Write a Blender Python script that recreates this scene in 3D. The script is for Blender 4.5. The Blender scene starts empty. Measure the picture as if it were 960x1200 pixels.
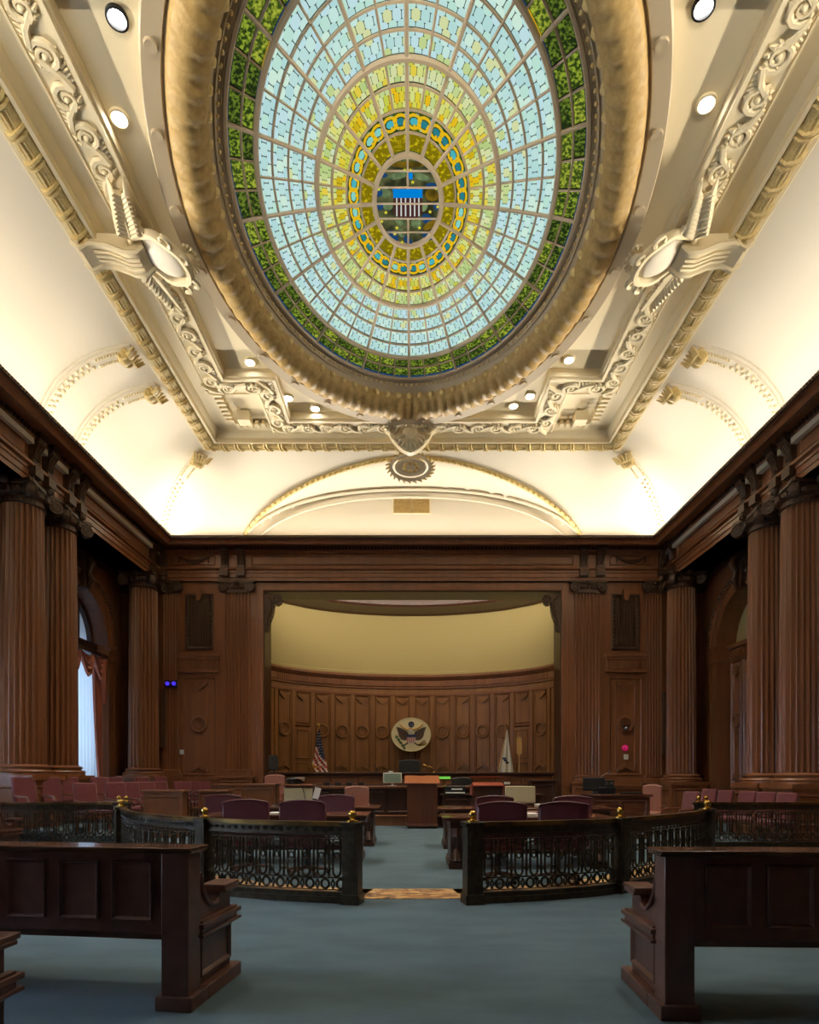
import bpy, bmesh, math, random
from mathutils import Matrix, Vector
random.seed(7)
C = bpy.context.scene.collection
PI = math.pi
u = 18.5 / 700.0            # one building module in metres
EYE = 1.4                   # camera height; building heights are given in modules above it
FL = -EYE / u               # floor level in modules

# ---------------------------------------------------------------- mesh helper
class MB:
    def __init__(s, U=False):
        s.v = []; s.f = []; s.mi = []; s.U = U; s.m = Matrix(); s.cur = 0
    def add(s, vs, fs):
        b = len(s.v)
        ident = s.m == Matrix()
        for p in vs:
            p = Vector(p)
            s.v.append(p if ident else s.m @ p)
        for f in fs:
            s.f.append([b + i for i in f]); s.mi.append(s.cur)
    def box(s, x0, x1, y0, y1, z0, z1):
        s.add([(x0,y0,z0),(x1,y0,z0),(x1,y1,z0),(x0,y1,z0),(x0,y0,z1),(x1,y0,z1),(x1,y1,z1),(x0,y1,z1)],
              [(0,3,2,1),(4,5,6,7),(0,1,5,4),(1,2,6,5),(2,3,7,6),(3,0,4,7)])
    def cbox(s, c, d):
        s.box(c[0]-d[0]/2, c[0]+d[0]/2, c[1]-d[1]/2, c[1]+d[1]/2, c[2]-d[2]/2, c[2]+d[2]/2)
    def quad(s, a, b, c, d): s.add([a,b,c,d], [(0,1,2,3)])
    def loft(s, rings, cu=True, cap=False, cv=False):
        n = len(rings[0]); vs = [p for r in rings for p in r]; fs = []
        m = len(rings)
        for j in range(m if cv else m-1):
            for i in range(n if cu else n-1):
                a = j*n+i; b = j*n+(i+1)%n; j2 = (j+1) % m
                fs.append((a, b, j2*n+(i+1)%n, j2*n+i))
        if cap:
            fs.append(tuple(range(n))[::-1]); fs.append(tuple((m-1)*n+i for i in range(n)))
        s.add(vs, fs)
    def prism(s, poly, z0, z1):
        s.loft([[(x,y,z0) for x,y in poly], [(x,y,z1) for x,y in poly]], cap=True)
    def plate(s, poly, y0, y1):          # polygon in the XZ plane, thickness along Y
        s.loft([[(x,y0,z) for x,z in poly], [(x,y1,z) for x,z in poly]], cap=True)
    def xprism(s, poly, x0, x1):         # polygon in the YZ plane, thickness along X
        s.loft([[(x0,y,z) for y,z in poly], [(x1,y,z) for y,z in poly]], cap=True)
    def lathe(s, prof, cx=0, cy=0, seg=24, cap=False, arc=None):
        if arc:
            a0, a1 = arc
            s.loft([[(cx+r*math.cos(a0+(a1-a0)*i/seg), cy+r*math.sin(a0+(a1-a0)*i/seg), z) for i in range(seg+1)] for r, z in prof], cu=False)
        else:
            s.loft([[(cx+r*math.cos(2*PI*i/seg), cy+r*math.sin(2*PI*i/seg), z) for i in range(seg)] for r, z in prof], cap=cap)
    def tube(s, pts, r, seg=6, closed=False):
        pts = [Vector(p) for p in pts]; n = len(pts); rings = []
        up = None
        for i, p in enumerate(pts):
            if closed: t = pts[(i+1)%n] - pts[i-1]
            else: t = pts[min(i+1,n-1)] - pts[max(i-1,0)]
            if t.length < 1e-9: t = Vector((0,0,1))
            t.normalize()
            if up is None:
                up = Vector((0,0,1)) if abs(t.z) < .8 else Vector((0,1,0))
            a = t.cross(up)
            if a.length < 1e-4: a = t.cross(Vector((1,0,0)))
            a.normalize(); b = a.cross(t); up = b
            rr = r[i] if isinstance(r, (list, tuple)) else r
            rings.append([p + (a*math.cos(2*PI*k/seg) + b*math.sin(2*PI*k/seg))*rr for k in range(seg)])
        s.loft(rings, cap=not closed, cv=closed)
    def sweep(s, path, prof, closed=False, pc=False):    # prof: (offset to the left of the path, z)
        n = len(path); nr = []
        for i in range(n):
            if closed or 0 < i < n-1:
                a = Vector(path[i]) - Vector(path[i-1]); b = Vector(path[(i+1)%n]) - Vector(path[i])
            elif i == 0: a = b = Vector(path[1]) - Vector(path[0])
            else: a = b = Vector(path[-1]) - Vector(path[-2])
            a.normalize(); b.normalize()
            na = Vector((-a.y, a.x)); nb = Vector((-b.y, b.x)); m = na + nb; m.normalize()
            nr.append(m / max(.3, m.dot(na)))
        rings = [[(path[i][0]+nr[i].x*o, path[i][1]+nr[i].y*o, z) for o, z in prof] for i in range(n)]
        if pc and not closed: s.loft(rings, cu=True, cap=True)
        else: s.loft(rings, cu=pc, cv=closed)
    def sphere(s, c, r, seg=10, rings=7, sc=(1,1,1)):
        rr = []
        for j in range(rings+1):
            t = -PI/2 + PI*j/rings; q = max(1e-3, math.cos(t))
            rr.append([(c[0]+r*sc[0]*q*math.cos(2*PI*i/seg), c[1]+r*sc[1]*q*math.sin(2*PI*i/seg), c[2]+r*sc[2]*math.sin(t)) for i in range(seg)])
        s.loft(rr, cap=True)
    def ring(s, c, R, r, seg=20, t=6, axis='y', ex=1):
        pts = []
        for i in range(seg):
            a = 2*PI*i/seg
            if axis == 'y': pts.append((c[0]+R*ex*math.cos(a), c[1], c[2]+R*math.sin(a)))
            elif axis == 'z': pts.append((c[0]+R*ex*math.cos(a), c[1]+R*math.sin(a), c[2]))
            else: pts.append((c[0], c[1]+R*math.cos(a), c[2]+R*math.sin(a)))
        s.tube(pts, r, t, closed=True)
    def frame(s, x0, x1, z0, z1, y, w, t):   # moulded picture frame lying on the XZ plane y, standing out towards -y
        prof = [(0,0),(0,t*.7),(w*.25,t),(w*.5,t*.75),(w*.75,t*.45),(w,0)]
        s.loft([[(x0+a,y-b,z0+a),(x1-a,y-b,z0+a),(x1-a,y-b,z1-a),(x0+a,y-b,z1-a)] for a, b in prof])
    def build(s, name, mat, parent=None, world=True, smooth=40, bevel=0, kind=None, label=None):
        vs = [((p.x*u, p.y*u, p.z*u+EYE) if s.U else tuple(p)) for p in s.v]
        if parent is not None and world:
            L = parent.get('_w') or (0,0,0)
            vs = [(a-L[0], b-L[1], c-L[2]) for a,b,c in vs]
        me = bpy.data.meshes.new(name); me.from_pydata(vs, [], s.f); me.validate()
        mats = mat if isinstance(mat, (list, tuple)) else [mat]
        for m in mats: me.materials.append(m)
        if len(mats) > 1: me.polygons.foreach_set('material_index', s.mi[:len(me.polygons)])
        bm = bmesh.new(); bm.from_mesh(me); bmesh.ops.recalc_face_normals(bm, faces=bm.faces); bm.to_mesh(me); bm.free()
        if smooth:
            me.shade_smooth(); me.set_sharp_from_angle(angle=math.radians(smooth))
        o = bpy.data.objects.new(name, me); C.objects.link(o)
        if parent is not None: o.parent = parent
        if bevel:
            b = o.modifiers.new('bevel', 'BEVEL'); b.width = bevel; b.segments = 2; b.limit_method = 'ANGLE'; b.angle_limit = math.radians(40)
        if kind: o['kind'] = kind
        if label: o['label'] = label
        return o

def thing(name, label, cat, loc=(0,0,0), rz=0, group=None):
    o = bpy.data.objects.new(name, None); C.objects.link(o); o.location = loc; o.rotation_euler = (0,0,rz)
    o.empty_display_size = .1
    o['label'] = label; o['category'] = cat
    if group: o['group'] = group
    o['_w'] = tuple(loc)
    return o
def tag(o, label, cat, group=None):
    o['label'] = label; o['category'] = cat
    if group: o['group'] = group
    return o
def struct(name):
    o = bpy.data.objects.new(name, None); C.objects.link(o); o['kind'] = 'structure'; return o
def dup(root, loc, rz=0, label=None, group=None):
    r = root.copy(); C.objects.link(r); r.location = loc; r.rotation_euler = (0,0,rz)
    if label: r['label'] = label
    if group: r['group'] = group
    for ch in list(root.children):
        c = ch.copy(); C.objects.link(c); c.parent = r
        for g in list(ch.children):
            d = g.copy(); C.objects.link(d); d.parent = c
    return r
def UP(x, d, h): return (x*u, d*u, EYE+h*u)
def face(ox, oy, oz, ang):      # local frame: x along the wall, -y out of it, z up, turned by ang
    return Matrix.Translation((ox,oy,oz)) @ Matrix.Rotation(ang, 4, 'Z')

# ---------------------------------------------------------------- materials
def srgb(r, g, b):
    return tuple(((c/255)/12.92 if c/255 <= .04045 else ((c/255+.055)/1.055)**2.4) for c in (r,g,b)) + (1,)
def mat(name, col, rough=.5, metal=0, noise=0, scale=(4,4,4), col2=None, bump=0, bscale=40, coat=0, sheen=0, det=4):
    m = bpy.data.materials.new(name); m.use_nodes = True; nt = m.node_tree; b = nt.nodes['Principled BSDF']
    b.inputs['Base Color'].default_value = col; b.inputs['Roughness'].default_value = rough; b.inputs['Metallic'].default_value = metal
    b.inputs['Coat Weight'].default_value = coat; b.inputs['Sheen Weight'].default_value = sheen
    tc = nt.nodes.new('ShaderNodeTexCoord'); mp = nt.nodes.new('ShaderNodeMapping'); mp.inputs['Scale'].default_value = scale
    nt.links.new(tc.outputs['Object'], mp.inputs['Vector'])
    if col2:
        n = nt.nodes.new('ShaderNodeTexNoise'); n.inputs['Scale'].default_value = 1; n.inputs['Detail'].default_value = det
        nt.links.new(mp.outputs['Vector'], n.inputs['Vector'])
        cr = nt.nodes.new('ShaderNodeValToRGB'); cr.color_ramp.elements[0].color = col; cr.color_ramp.elements[1].color = col2
        cr.color_ramp.elements[0].position = .35; cr.color_ramp.elements[1].position = .65
        nt.links.new(n.outputs['Fac'], cr.inputs['Fac']); nt.links.new(cr.outputs['Color'], b.inputs['Base Color'])
    if bump:
        n2 = nt.nodes.new('ShaderNodeTexNoise'); n2.inputs['Scale'].default_value = bscale; n2.inputs['Detail'].default_value = 3
        nt.links.new(tc.outputs['Object'], n2.inputs['Vector'])
        bp = nt.nodes.new('ShaderNodeBump'); bp.inputs['Strength'].default_value = bump; bp.inputs['Distance'].default_value = .02
        nt.links.new(n2.outputs['Fac'], bp.inputs['Height']); nt.links.new(bp.outputs['Normal'], b.inputs['Normal'])
    return m
def emit(name, col, st, col2=None, scale=8, mid=.5, width=.15):
    m = bpy.data.materials.new(name); m.use_nodes = True; nt = m.node_tree
    nt.nodes.remove(nt.nodes['Principled BSDF']); e = nt.nodes.new('ShaderNodeEmission')
    e.inputs['Color'].default_value = col; e.inputs['Strength'].default_value = st
    nt.links.new(e.outputs[0], nt.nodes['Material Output'].inputs[0])
    if col2:
        tc = nt.nodes.new('ShaderNodeTexCoord'); n = nt.nodes.new('ShaderNodeTexNoise'); n.inputs['Scale'].default_value = scale; n.inputs['Detail'].default_value = 3
        nt.links.new(tc.outputs['Object'], n.inputs['Vector'])
        cr = nt.nodes.new('ShaderNodeValToRGB'); cr.color_ramp.elements[0].color = col; cr.color_ramp.elements[1].color = col2
        cr.color_ramp.elements[0].position = mid-width; cr.color_ramp.elements[1].position = mid+width
        nt.links.new(n.outputs['Fac'], cr.inputs['Fac']); nt.links.new(cr.outputs['Color'], e.inputs['Color'])
    return m

WOOD  = mat('mahogany', srgb(138,88,56), .34, col2=srgb(124,78,49), scale=(5,5,.5), bump=.05, bscale=60, coat=.15)
WOODD = mat('dark_mahogany', srgb(72,43,30), .36, col2=srgb(58,34,25), scale=(9,9,.8), bump=.15, bscale=50)
WOODA = mat('apse_oak', srgb(144,98,54), .4, col2=srgb(122,80,44), scale=(6,6,.6), bump=.08, bscale=60)
CARVE = mat('carved_dark_wood', srgb(86,60,40), .42, col2=srgb(64,43,30), scale=(20,20,20), bump=.5, bscale=30)
PEW   = mat('pew_wood', srgb(106,70,56), .34, col2=srgb(88,58,48), scale=(9,9,9), bump=.05, bscale=50)
TABW  = mat('table_wood', srgb(112,66,44), .25, col2=srgb(86,48,32), scale=(2,12,12), coat=.4)
LECT  = mat('lectern_wood', srgb(104,58,38), .4, col2=srgb(84,46,30), scale=(9,9,1))
LTOP  = mat('orange_wood', srgb(164,96,60), .35, col2=srgb(148,82,50), scale=(3,12,3))
REDW  = mat('red_wood', srgb(150,66,50), .35)
PLAST = mat('cream_plaster', srgb(222,214,194), .75, bump=.04, bscale=20)
PLAS2 = mat('ivory_plaster', srgb(230,216,178), .6, bump=.08, bscale=25)
GILT  = mat('gilded_plaster', srgb(222,200,140), .5, col2=srgb(204,178,112), scale=(30,30,30), bump=.25, bscale=30)
TAUPE = mat('taupe_plaster', srgb(176,160,130), .6, bump=.05)
OCHRE = mat('ochre_plaster', srgb(190,160,100), .55, col2=srgb(172,142,84), scale=(12,12,12), bump=.3, bscale=25)
APSEC = mat('apse_cream', srgb(168,152,100), .8, bump=.04)
BARM  = mat('glazing_bar', srgb(178,160,130), .5)
LEAD  = mat('lead_came', srgb(40,52,46), .6)
CARPET= mat('carpet', srgb(82,108,120), .95, col2=srgb(66,91,104), scale=(1.4,3.2,1.6), bump=.5, bscale=220, sheen=.2)
IRON  = mat('dark_bronze', srgb(78,66,50), .4, metal=.7, col2=srgb(54,48,40), scale=(14,14,14), bump=.2, bscale=60)
BRASS = mat('brass', srgb(205,165,80), .25, metal=1)
LEATH = mat('burgundy_leather', srgb(86,42,50), .42, bump=.1, bscale=60)
JURY  = mat('burgundy_fabric', srgb(116,46,52), .8, col2=srgb(100,40,46), scale=(30,30,30), sheen=.3)
TANR  = mat('dusty_rose_leather', srgb(160,108,92), .5)
BLACK = mat('black_leather', srgb(38,40,40), .4)
BLKP  = mat('black_plastic', srgb(26,27,30), .4)
BEIGE = mat('beige_plastic', srgb(182,172,136), .5)
BEIG2 = mat('pale_grey_plastic', srgb(196,194,180), .5)
SCRN  = mat('grey_green_screen', srgb(120,136,122), .3)
PAPER = mat('white_paper', srgb(232,230,222), .7)
WHITE = mat('white_enamel', srgb(226,224,216), .4)
PINKC = mat('terracotta_drape', srgb(196,120,98), .85, col2=srgb(176,104,84), scale=(3,3,.5), sheen=.3)
GREEN = emit('green_lamp_glass', srgb(120,210,80), .8)
PURP  = emit('violet_lamp', srgb(70,50,220), 1.0)
PINKL = mat('pink_lens', srgb(210,40,110), .25)
PINKL.node_tree.nodes['Principled BSDF'].inputs['Emission Color'].default_value = srgb(210,40,110)
PINKL.node_tree.nodes['Principled BSDF'].inputs['Emission Strength'].default_value = .25
LAMP  = emit('lamp_glow', (1,.97,.92,1), 30)
OAR   = mat('pale_oar_wood', srgb(196,150,88), .4)
STEEL = mat('chrome', srgb(190,190,190), .2, metal=1)
BRONZ = mat('brown_eagle', srgb(92,70,56), .5)
SEALC = mat('seal_cream', srgb(226,214,170), .5)
NAVY  = mat('navy', srgb(40,50,90), .5)
REDF  = mat('flag_red', srgb(176,40,52), .8)
WHTF  = mat('flag_white', srgb(226,218,204), .8)
BLUF  = mat('flag_blue', srgb(38,46,84), .8)
GOLDF = mat('gold_fringe', srgb(220,160,50), .6)
OLIVE = mat('olive_green', srgb(90,110,70), .6)
GRILL = mat('grille_cloth', srgb(92,74,44), .8, col2=srgb(70,54,34), scale=(60,60,60))
def sheer():
    m = bpy.data.materials.new('sheer_curtain'); m.use_nodes = True; nt = m.node_tree
    nt.nodes.remove(nt.nodes['Principled BSDF'])
    t = nt.nodes.new('ShaderNodeBsdfTranslucent'); t.inputs[0].default_value = srgb(226,236,244)
    d = nt.nodes.new('ShaderNodeBsdfDiffuse'); d.inputs[0].default_value = srgb(230,236,240)
    mx = nt.nodes.new('ShaderNodeMixShader'); mx.inputs[0].default_value = .35
    nt.links.new(t.outputs[0], mx.inputs[1]); nt.links.new(d.outputs[0], mx.inputs[2]); nt.links.new(mx.outputs[0], nt.nodes['Material Output'].inputs[0])
    return m
SHEER = sheer()
def strip_mat():
    m = mat('patterned_carpet_border', srgb(196,150,96), .95)
    nt = m.node_tree; b = nt.nodes['Principled BSDF']
    tc = nt.nodes.new('ShaderNodeTexCoord'); w = nt.nodes.new('ShaderNodeTexNoise'); w.inputs['Scale'].default_value = 7; w.inputs['Distortion'].default_value = 1.6
    mp = nt.nodes.new('ShaderNodeMapping'); mp.inputs['Scale'].default_value = (.45,1.1,1)
    cr = nt.nodes.new('ShaderNodeValToRGB'); e = cr.color_ramp.elements
    e[0].position = .38; e[0].color = srgb(90,76,62); e[1].position = .62; e[1].color = srgb(206,160,100)
    x = e.new(.46); x.color = srgb(186,128,76); x = e.new(.5); x.color = srgb(112,90,80); x = e.new(.54); x.color = srgb(214,176,120)
    nt.links.new(tc.outputs['Object'], mp.inputs[0]); nt.links.new(mp.outputs[0], w.inputs['Vector']); nt.links.new(w.outputs['Fac'], cr.inputs[0]); nt.links.new(cr.outputs[0], b.inputs['Base Color'])
    return m
STRIP = strip_mat()

# ================================================================= SETTING
AX, AD = 310, 727                    # face of the architrave (side, far end)
ND = 57                              # face of the architrave at the near end
RECT = [(-AX,ND),(AX,ND),(AX,AD),(-AX,AD)]      # counter-clockwise: left normal points into the room

mb = MB(True); mb.box(-420,420,-160,764,FL-4,FL); mb.build('floor', CARPET, kind='structure', smooth=0)

# entablature all round
ent = struct('trim_1')
mb = MB(True)
mb.sweep(RECT, [(-34,238),(0,238),(0,242),(1,242.3),(1,247),(2,247.3),(2,250),(4.5,251),(5,253),(1,254),(0,255)], closed=True)
mb.build('architrave', WOOD, ent)
mb = MB(True)
mb.sweep(RECT, [(0,255),(0,270),(2,271),(4,272.5)], closed=True)
mb.build('frieze', WOOD, ent)
mb = MB(True)
mb.sweep(RECT, [(4,272.5),(7,273),(7,276.5),(9,277.5),(19,278),(19,275),(21,274.6),(22,276),(25,278.5),(26,279)], closed=True)
mb.build('cornice', WOOD, ent)
mb = MB(True)
mb.sweep(RECT, [(26,279),(27,280),(27,283),(25,283.4),(24.6,281),(22,279.6),(4,279.4),(4,277.8)], closed=True)
mb.build('gutter_lip', WOODD, ent)
# dentils under the cornice, egg band on the lip
mb = MB(True); eg = MB(True)
def along_rect(off, step):
    x = AX-off; out = []
    n = int(2*x/step)
    for i in range(n): out.append((-x+(i+.5)*2*x/n, AD-off, 0))
    L = (AD-off)-(ND+off); n = int(L/step)
    for i in range(n):
        yy = ND+off+(i+.5)*L/n
        if yy > 250: out += [(-x, yy, PI/2), (x, yy, -PI/2)]
    return out
for x, y, a in along_rect(7, 4.4):
    mb.m = face(x, y, 273.2, a); mb.box(-1.3,1.3,-1.6,.2,0,3.2)
for x, y, a in along_rect(27, 3.2):
    eg.m = face(x, y, 281.3, a); eg.box(-1,1,-.7,.2,-1.3,1.3)
mb.build('dentil_band', WOODD, ent); eg.build('egg_moulding', CARVE, ent)

def bracket(x, y, a, bh=255):        # carved console over a column
    b = MB(True); b.m = face(x, y, 0, a)
    b.xprism([(0,278),(-9,278),(-9.5,272.5),(-8,270),(-5,268),(-4,262),(-3.4,257),(-5,255),(-5,252.5),(0,252)], -4.4, 4.4)
    b.box(-5.4,5.4,-11,0,272.8,278)
    b.box(-5.2,5.2,-6.6,0,243,250.5)
    for q in (-2.8,0,2.8): b.tube([(q,-9,269),(q,-5.6,264),(q,-4.4,257)], .9, 5)
    for q in (-3,0,3): b.sphere((q,-4,242.4), 1.1, 6, 4)
    b.build('bracket', CARVE, ent, smooth=50)
for sx in (-1,1):
    for q in (228,208): bracket(sx*q, AD, 0)
    bracket(sx*303, AD, 0)
    for d in (486,504,534,552,706): bracket(sx*AX, d, -sx*PI/2)
# frieze panels and festoons
mb = MB(True)
mb.frame(-196,196,257,268.5,AD,1.6,1.4)
for sx in (-1,1):
    a, b = sorted((sx*240, sx*292)); mb.frame(a,b,257,269,AD,1.4,1.4)
    for d0,d1 in ((562,696),(320,476)):
        mb.m = face(sx*AX, (d0+d1)/2, 0, -sx*PI/2); L=(d1-d0)/2; mb.frame(-L,L,257,268.5,0,1.6,1.4); mb.m = Matrix()
mb.build('frieze_panel', WOOD, ent)
for sx in (-1,1):
    b = MB(True); b.m = face(sx*266, AD, 0, 0)
    pts = [(-16+32*i/14, -2, 266-5.5*math.sin(PI*i/14)) for i in range(15)]
    b.tube(pts, [1+1.5*math.sin(PI*i/14) for i in range(15)], 6)
    for s2 in (-1,1):
        b.sphere((s2*17,-1.5,266),1.8,8,5); b.tube([(s2*17,-1.4,266),(s2*18,-1.4,259)],[1.2,.5],5); b.tube([(s2*17,-1.4,266),(s2*21,-1.4,267.5)],[.8,.3],5)
    b.build('festoon', CARVE, ent)

# beam body over the colonnades and the dark aisle ceilings
mb = MB(True)
for sx in (-1,1):
    a, b = sorted((sx*(AX+.5), sx*(AX+34))); mb.box(a,b,ND-34,AD+8,238,268)
    a, b = sorted((sx*(AX+34), sx*420)); mb.box(a,b,ND-34,AD+8,238,246)
mb.box(-AX-.5,AX+.5,AD+.5,AD+8,238,268)
mb.box(-AX,AX,ND-34,ND-.5,238,268)
mb.build('beam_core', WOODD, ent)

# far wall with the big opening
fw = struct('wall_back')
OW, OH, WD = 182, 227, 731
mb = MB(True)
for sx in (-1,1):
    a, b = sorted((sx*OW, sx*420)); mb.box(a,b,WD,764,FL,238)
mb.box(-OW,OW,WD,764,OH,268); mb.box(-AX-30,AX+30,AD+7,764,238,300)
mb.build('wall_field', WOOD, fw, smooth=0)
mb = MB(True)     # lining added over jambs and soffit, their shade painted in as darker wood
for sx in (-1,1):
    a, b = sorted((sx*OW, sx*(OW-1))); mb.box(a,b,WD+.2,765,FL,OH)
mb.box(-OW+1,OW-1,WD+.2,765,OH-1,OH)
mb.build('opening_shade_lining', WOODD, fw)
mb = MB(True)     # frame of the opening
for sx in (-1,1):
    a, b = sorted((sx*OW, sx*(OW+5))); mb.box(a,b,WD-2.5,WD,FL,OH+5)
    a, b = sorted((sx*(OW+5), sx*(OW+9))); mb.box(a,b,WD-1.2,WD,FL,OH+9)
mb.box(-OW,OW,WD-2.5,WD,OH,OH+5); mb.box(-OW-5,OW+5,WD-1.2,WD,OH+5,OH+9)
mb.build('opening_casing', WOOD, fw, bevel=.01)
for sx in (-1,1):
    b = MB(True); b.m = face(sx*OW, WD+4, 0, 0) @ Matrix.Scale(-sx, 4, (1,0,0))
    def S(p): return p
    prof = [(0,223),(20,223),(22,219),(21,213),(17,210),(13,211),(11,215),(12,205),(10,196),(7,190),(7,184),(5,179),(2,177),(0,180)]
    b.plate(prof, -4, 4)
    for yy in (-4.4, 4.4):
        sp = [(16+ (6-.42*i)*math.cos(i*.55), yy, 216+(6-.42*i)*math.sin(i*.55)) for i in range(14)]
        b.tube(sp, .9, 5)
        b.tube([(4,yy,220),(9,yy,216),(9.5,yy,204),(6,yy,194),(4.5,yy,184)], 1.3, 5)
    for i in range(5): b.sphere((10-i*1.2, 0, 209-6*i), 3.4-.3*i, 8, 5, (1,1.4,1))
    b.build('scroll_bracket', CARVE, fw, smooth=50)

def pil_shaft(b, cx, w, d, z0, z1, n=7, t=4):     # fluted pilaster shaft, facing -y
    pts = [(cx-w/2, d), (cx-w/2, d-t)]
    fw_ = w/(n*1.0+.6)
    x = cx-w/2+fw_*.3
    for i in range(n):
        c = x+fw_*(i+.5); r = fw_*.38
        for k in range(5):
            a = PI*k/4; pts.append((c-r*math.cos(a), d-t+min(t-.6,r*1.5)*math.sin(a)))
    pts += [(cx+w/2, d-t), (cx+w/2, d)]
    b.prism(pts, z0, z1)
def volute(b, c, r, yy=0, sgn=1, dirn=None):      # spiral in the XZ plane
    sp = []
    for i in range(26):
        a = i*.5; rr = r*(1-i/30)
        sp.append((c[0]+sgn*rr*math.cos(a+PI/2), c[1], c[2]+rr*math.sin(a+PI/2)))
    b.tube(sp, [r*.16]*26, 5)
    rg = [[(c[0]+r*q*math.cos(2*PI*k/16), c[1]+t, c[2]+r*q*math.sin(2*PI*k/16)) for k in range(16)] for q,t in ((.02,-.1*r),(.9,0),(1,.3*r),(1,.5*r))]
    b.loft(rg)
def pil_capital(b, cx, w, d, z0, z1):
    H = z1-z0
    b.box(cx-w*.5,cx+w*.5,d-7.5,d,z1-H*.16,z1)
    b.box(cx-w*.44,cx+w*.44,d-6,d,z0+H*.42,z1-H*.16)
    b.box(cx-w*.36,cx+w*.36,d-5,d,z0,z0+H*.42)
    for s in (-1,1):
        volute(b, (cx+s*w*.37, d-7.2, z0+H*.45), H*.42, sgn=s)
        b.tube([(cx+s*w*.37,d-5,z0+H*.85),(cx,d-7,z0+H*.74)], H*.07, 5)
    n = 5
    for i in range(n): b.sphere((cx+(i-(n-1)/2)*w*.09, d-6.4, z0+H*.5), w*.045, 7, 5, (1,.8,1.5))
    b.sphere((cx,d-7.5,z1-H*.2), w*.07, 8, 5)
def base_prof(r, z0, z1):
    H = z1-z0
    return [(r*1.34,z0),(r*1.34,z0+H*.22),(r*1.3,z0+H*.24),(r*1.36,z0+H*.34),(r*1.3,z0+H*.48),(r*1.16,z0+H*.52),(r*1.13,z0+H*.64),(r*1.2,z0+H*.68),(r*1.22,z0+H*.8),(r*1.14,z0+H*.9),(r*1.06,z0+H*.93),(r*1.02,z1)]
def pil_base(b, cx, w, d, z0, z1):
    H = z1-z0
    for q, a, c in ((6.5,0,.22),(6,.22,.5),(4.4,.5,.66),(5.2,.66,.9),(4.2,.9,1)):
        e = q-3
        b.box(cx-w/2-e, cx+w/2+e, d-q-1, d, z0+a*H, z0+c*H)
BH = {-1: 1, 1: -6}                  # foot of the column bases above eye level, left / right
pil_names = {-1: 'left', 1: 'right'}
for sx in (-1,1):
    z0 = BH[sx]
    side = pil_names[sx]
    for (cx, w, lab) in ((214, 31, 'beside the wide judge opening'), (295, 19, 'in the far corner')):
        cx *= sx
        t = thing('fluted_pilaster', 'fluted mahogany pilaster %s, on the %s of the far wall' % (lab, side), 'pilaster', UP(cx, WD, z0), group='pilasters on the far wall')
        b = MB(True); pil_shaft(b, cx, w, WD, z0+8, 225, 7 if w > 25 else 5); b.build('shaft', WOOD, t)
        b = MB(True); pil_capital(b, cx, w*1.46, WD, 223.5, 238); b.build('capital', CARVE, t, smooth=50)
        b = MB(True); pil_base(b, cx, w, WD, z0, z0+8); b.build('base', WOOD, t, bevel=.02)
        b = MB(True); e = w/2+5
        b.box(cx-e,cx+e,WD-8,WD,FL,z0-3); b.box(cx-e-1.5,cx+e+1.5,WD-9.5,WD,z0-3,z0); b.box(cx-e-1.5,cx+e+1.5,WD-9.5,WD,FL,FL+8)
        b.frame(cx-e+3,cx+e-3,FL+12,z0-7,WD-8,1.6,1.2); b.build('pedestal', WOOD, t, bevel=.015)

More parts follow.
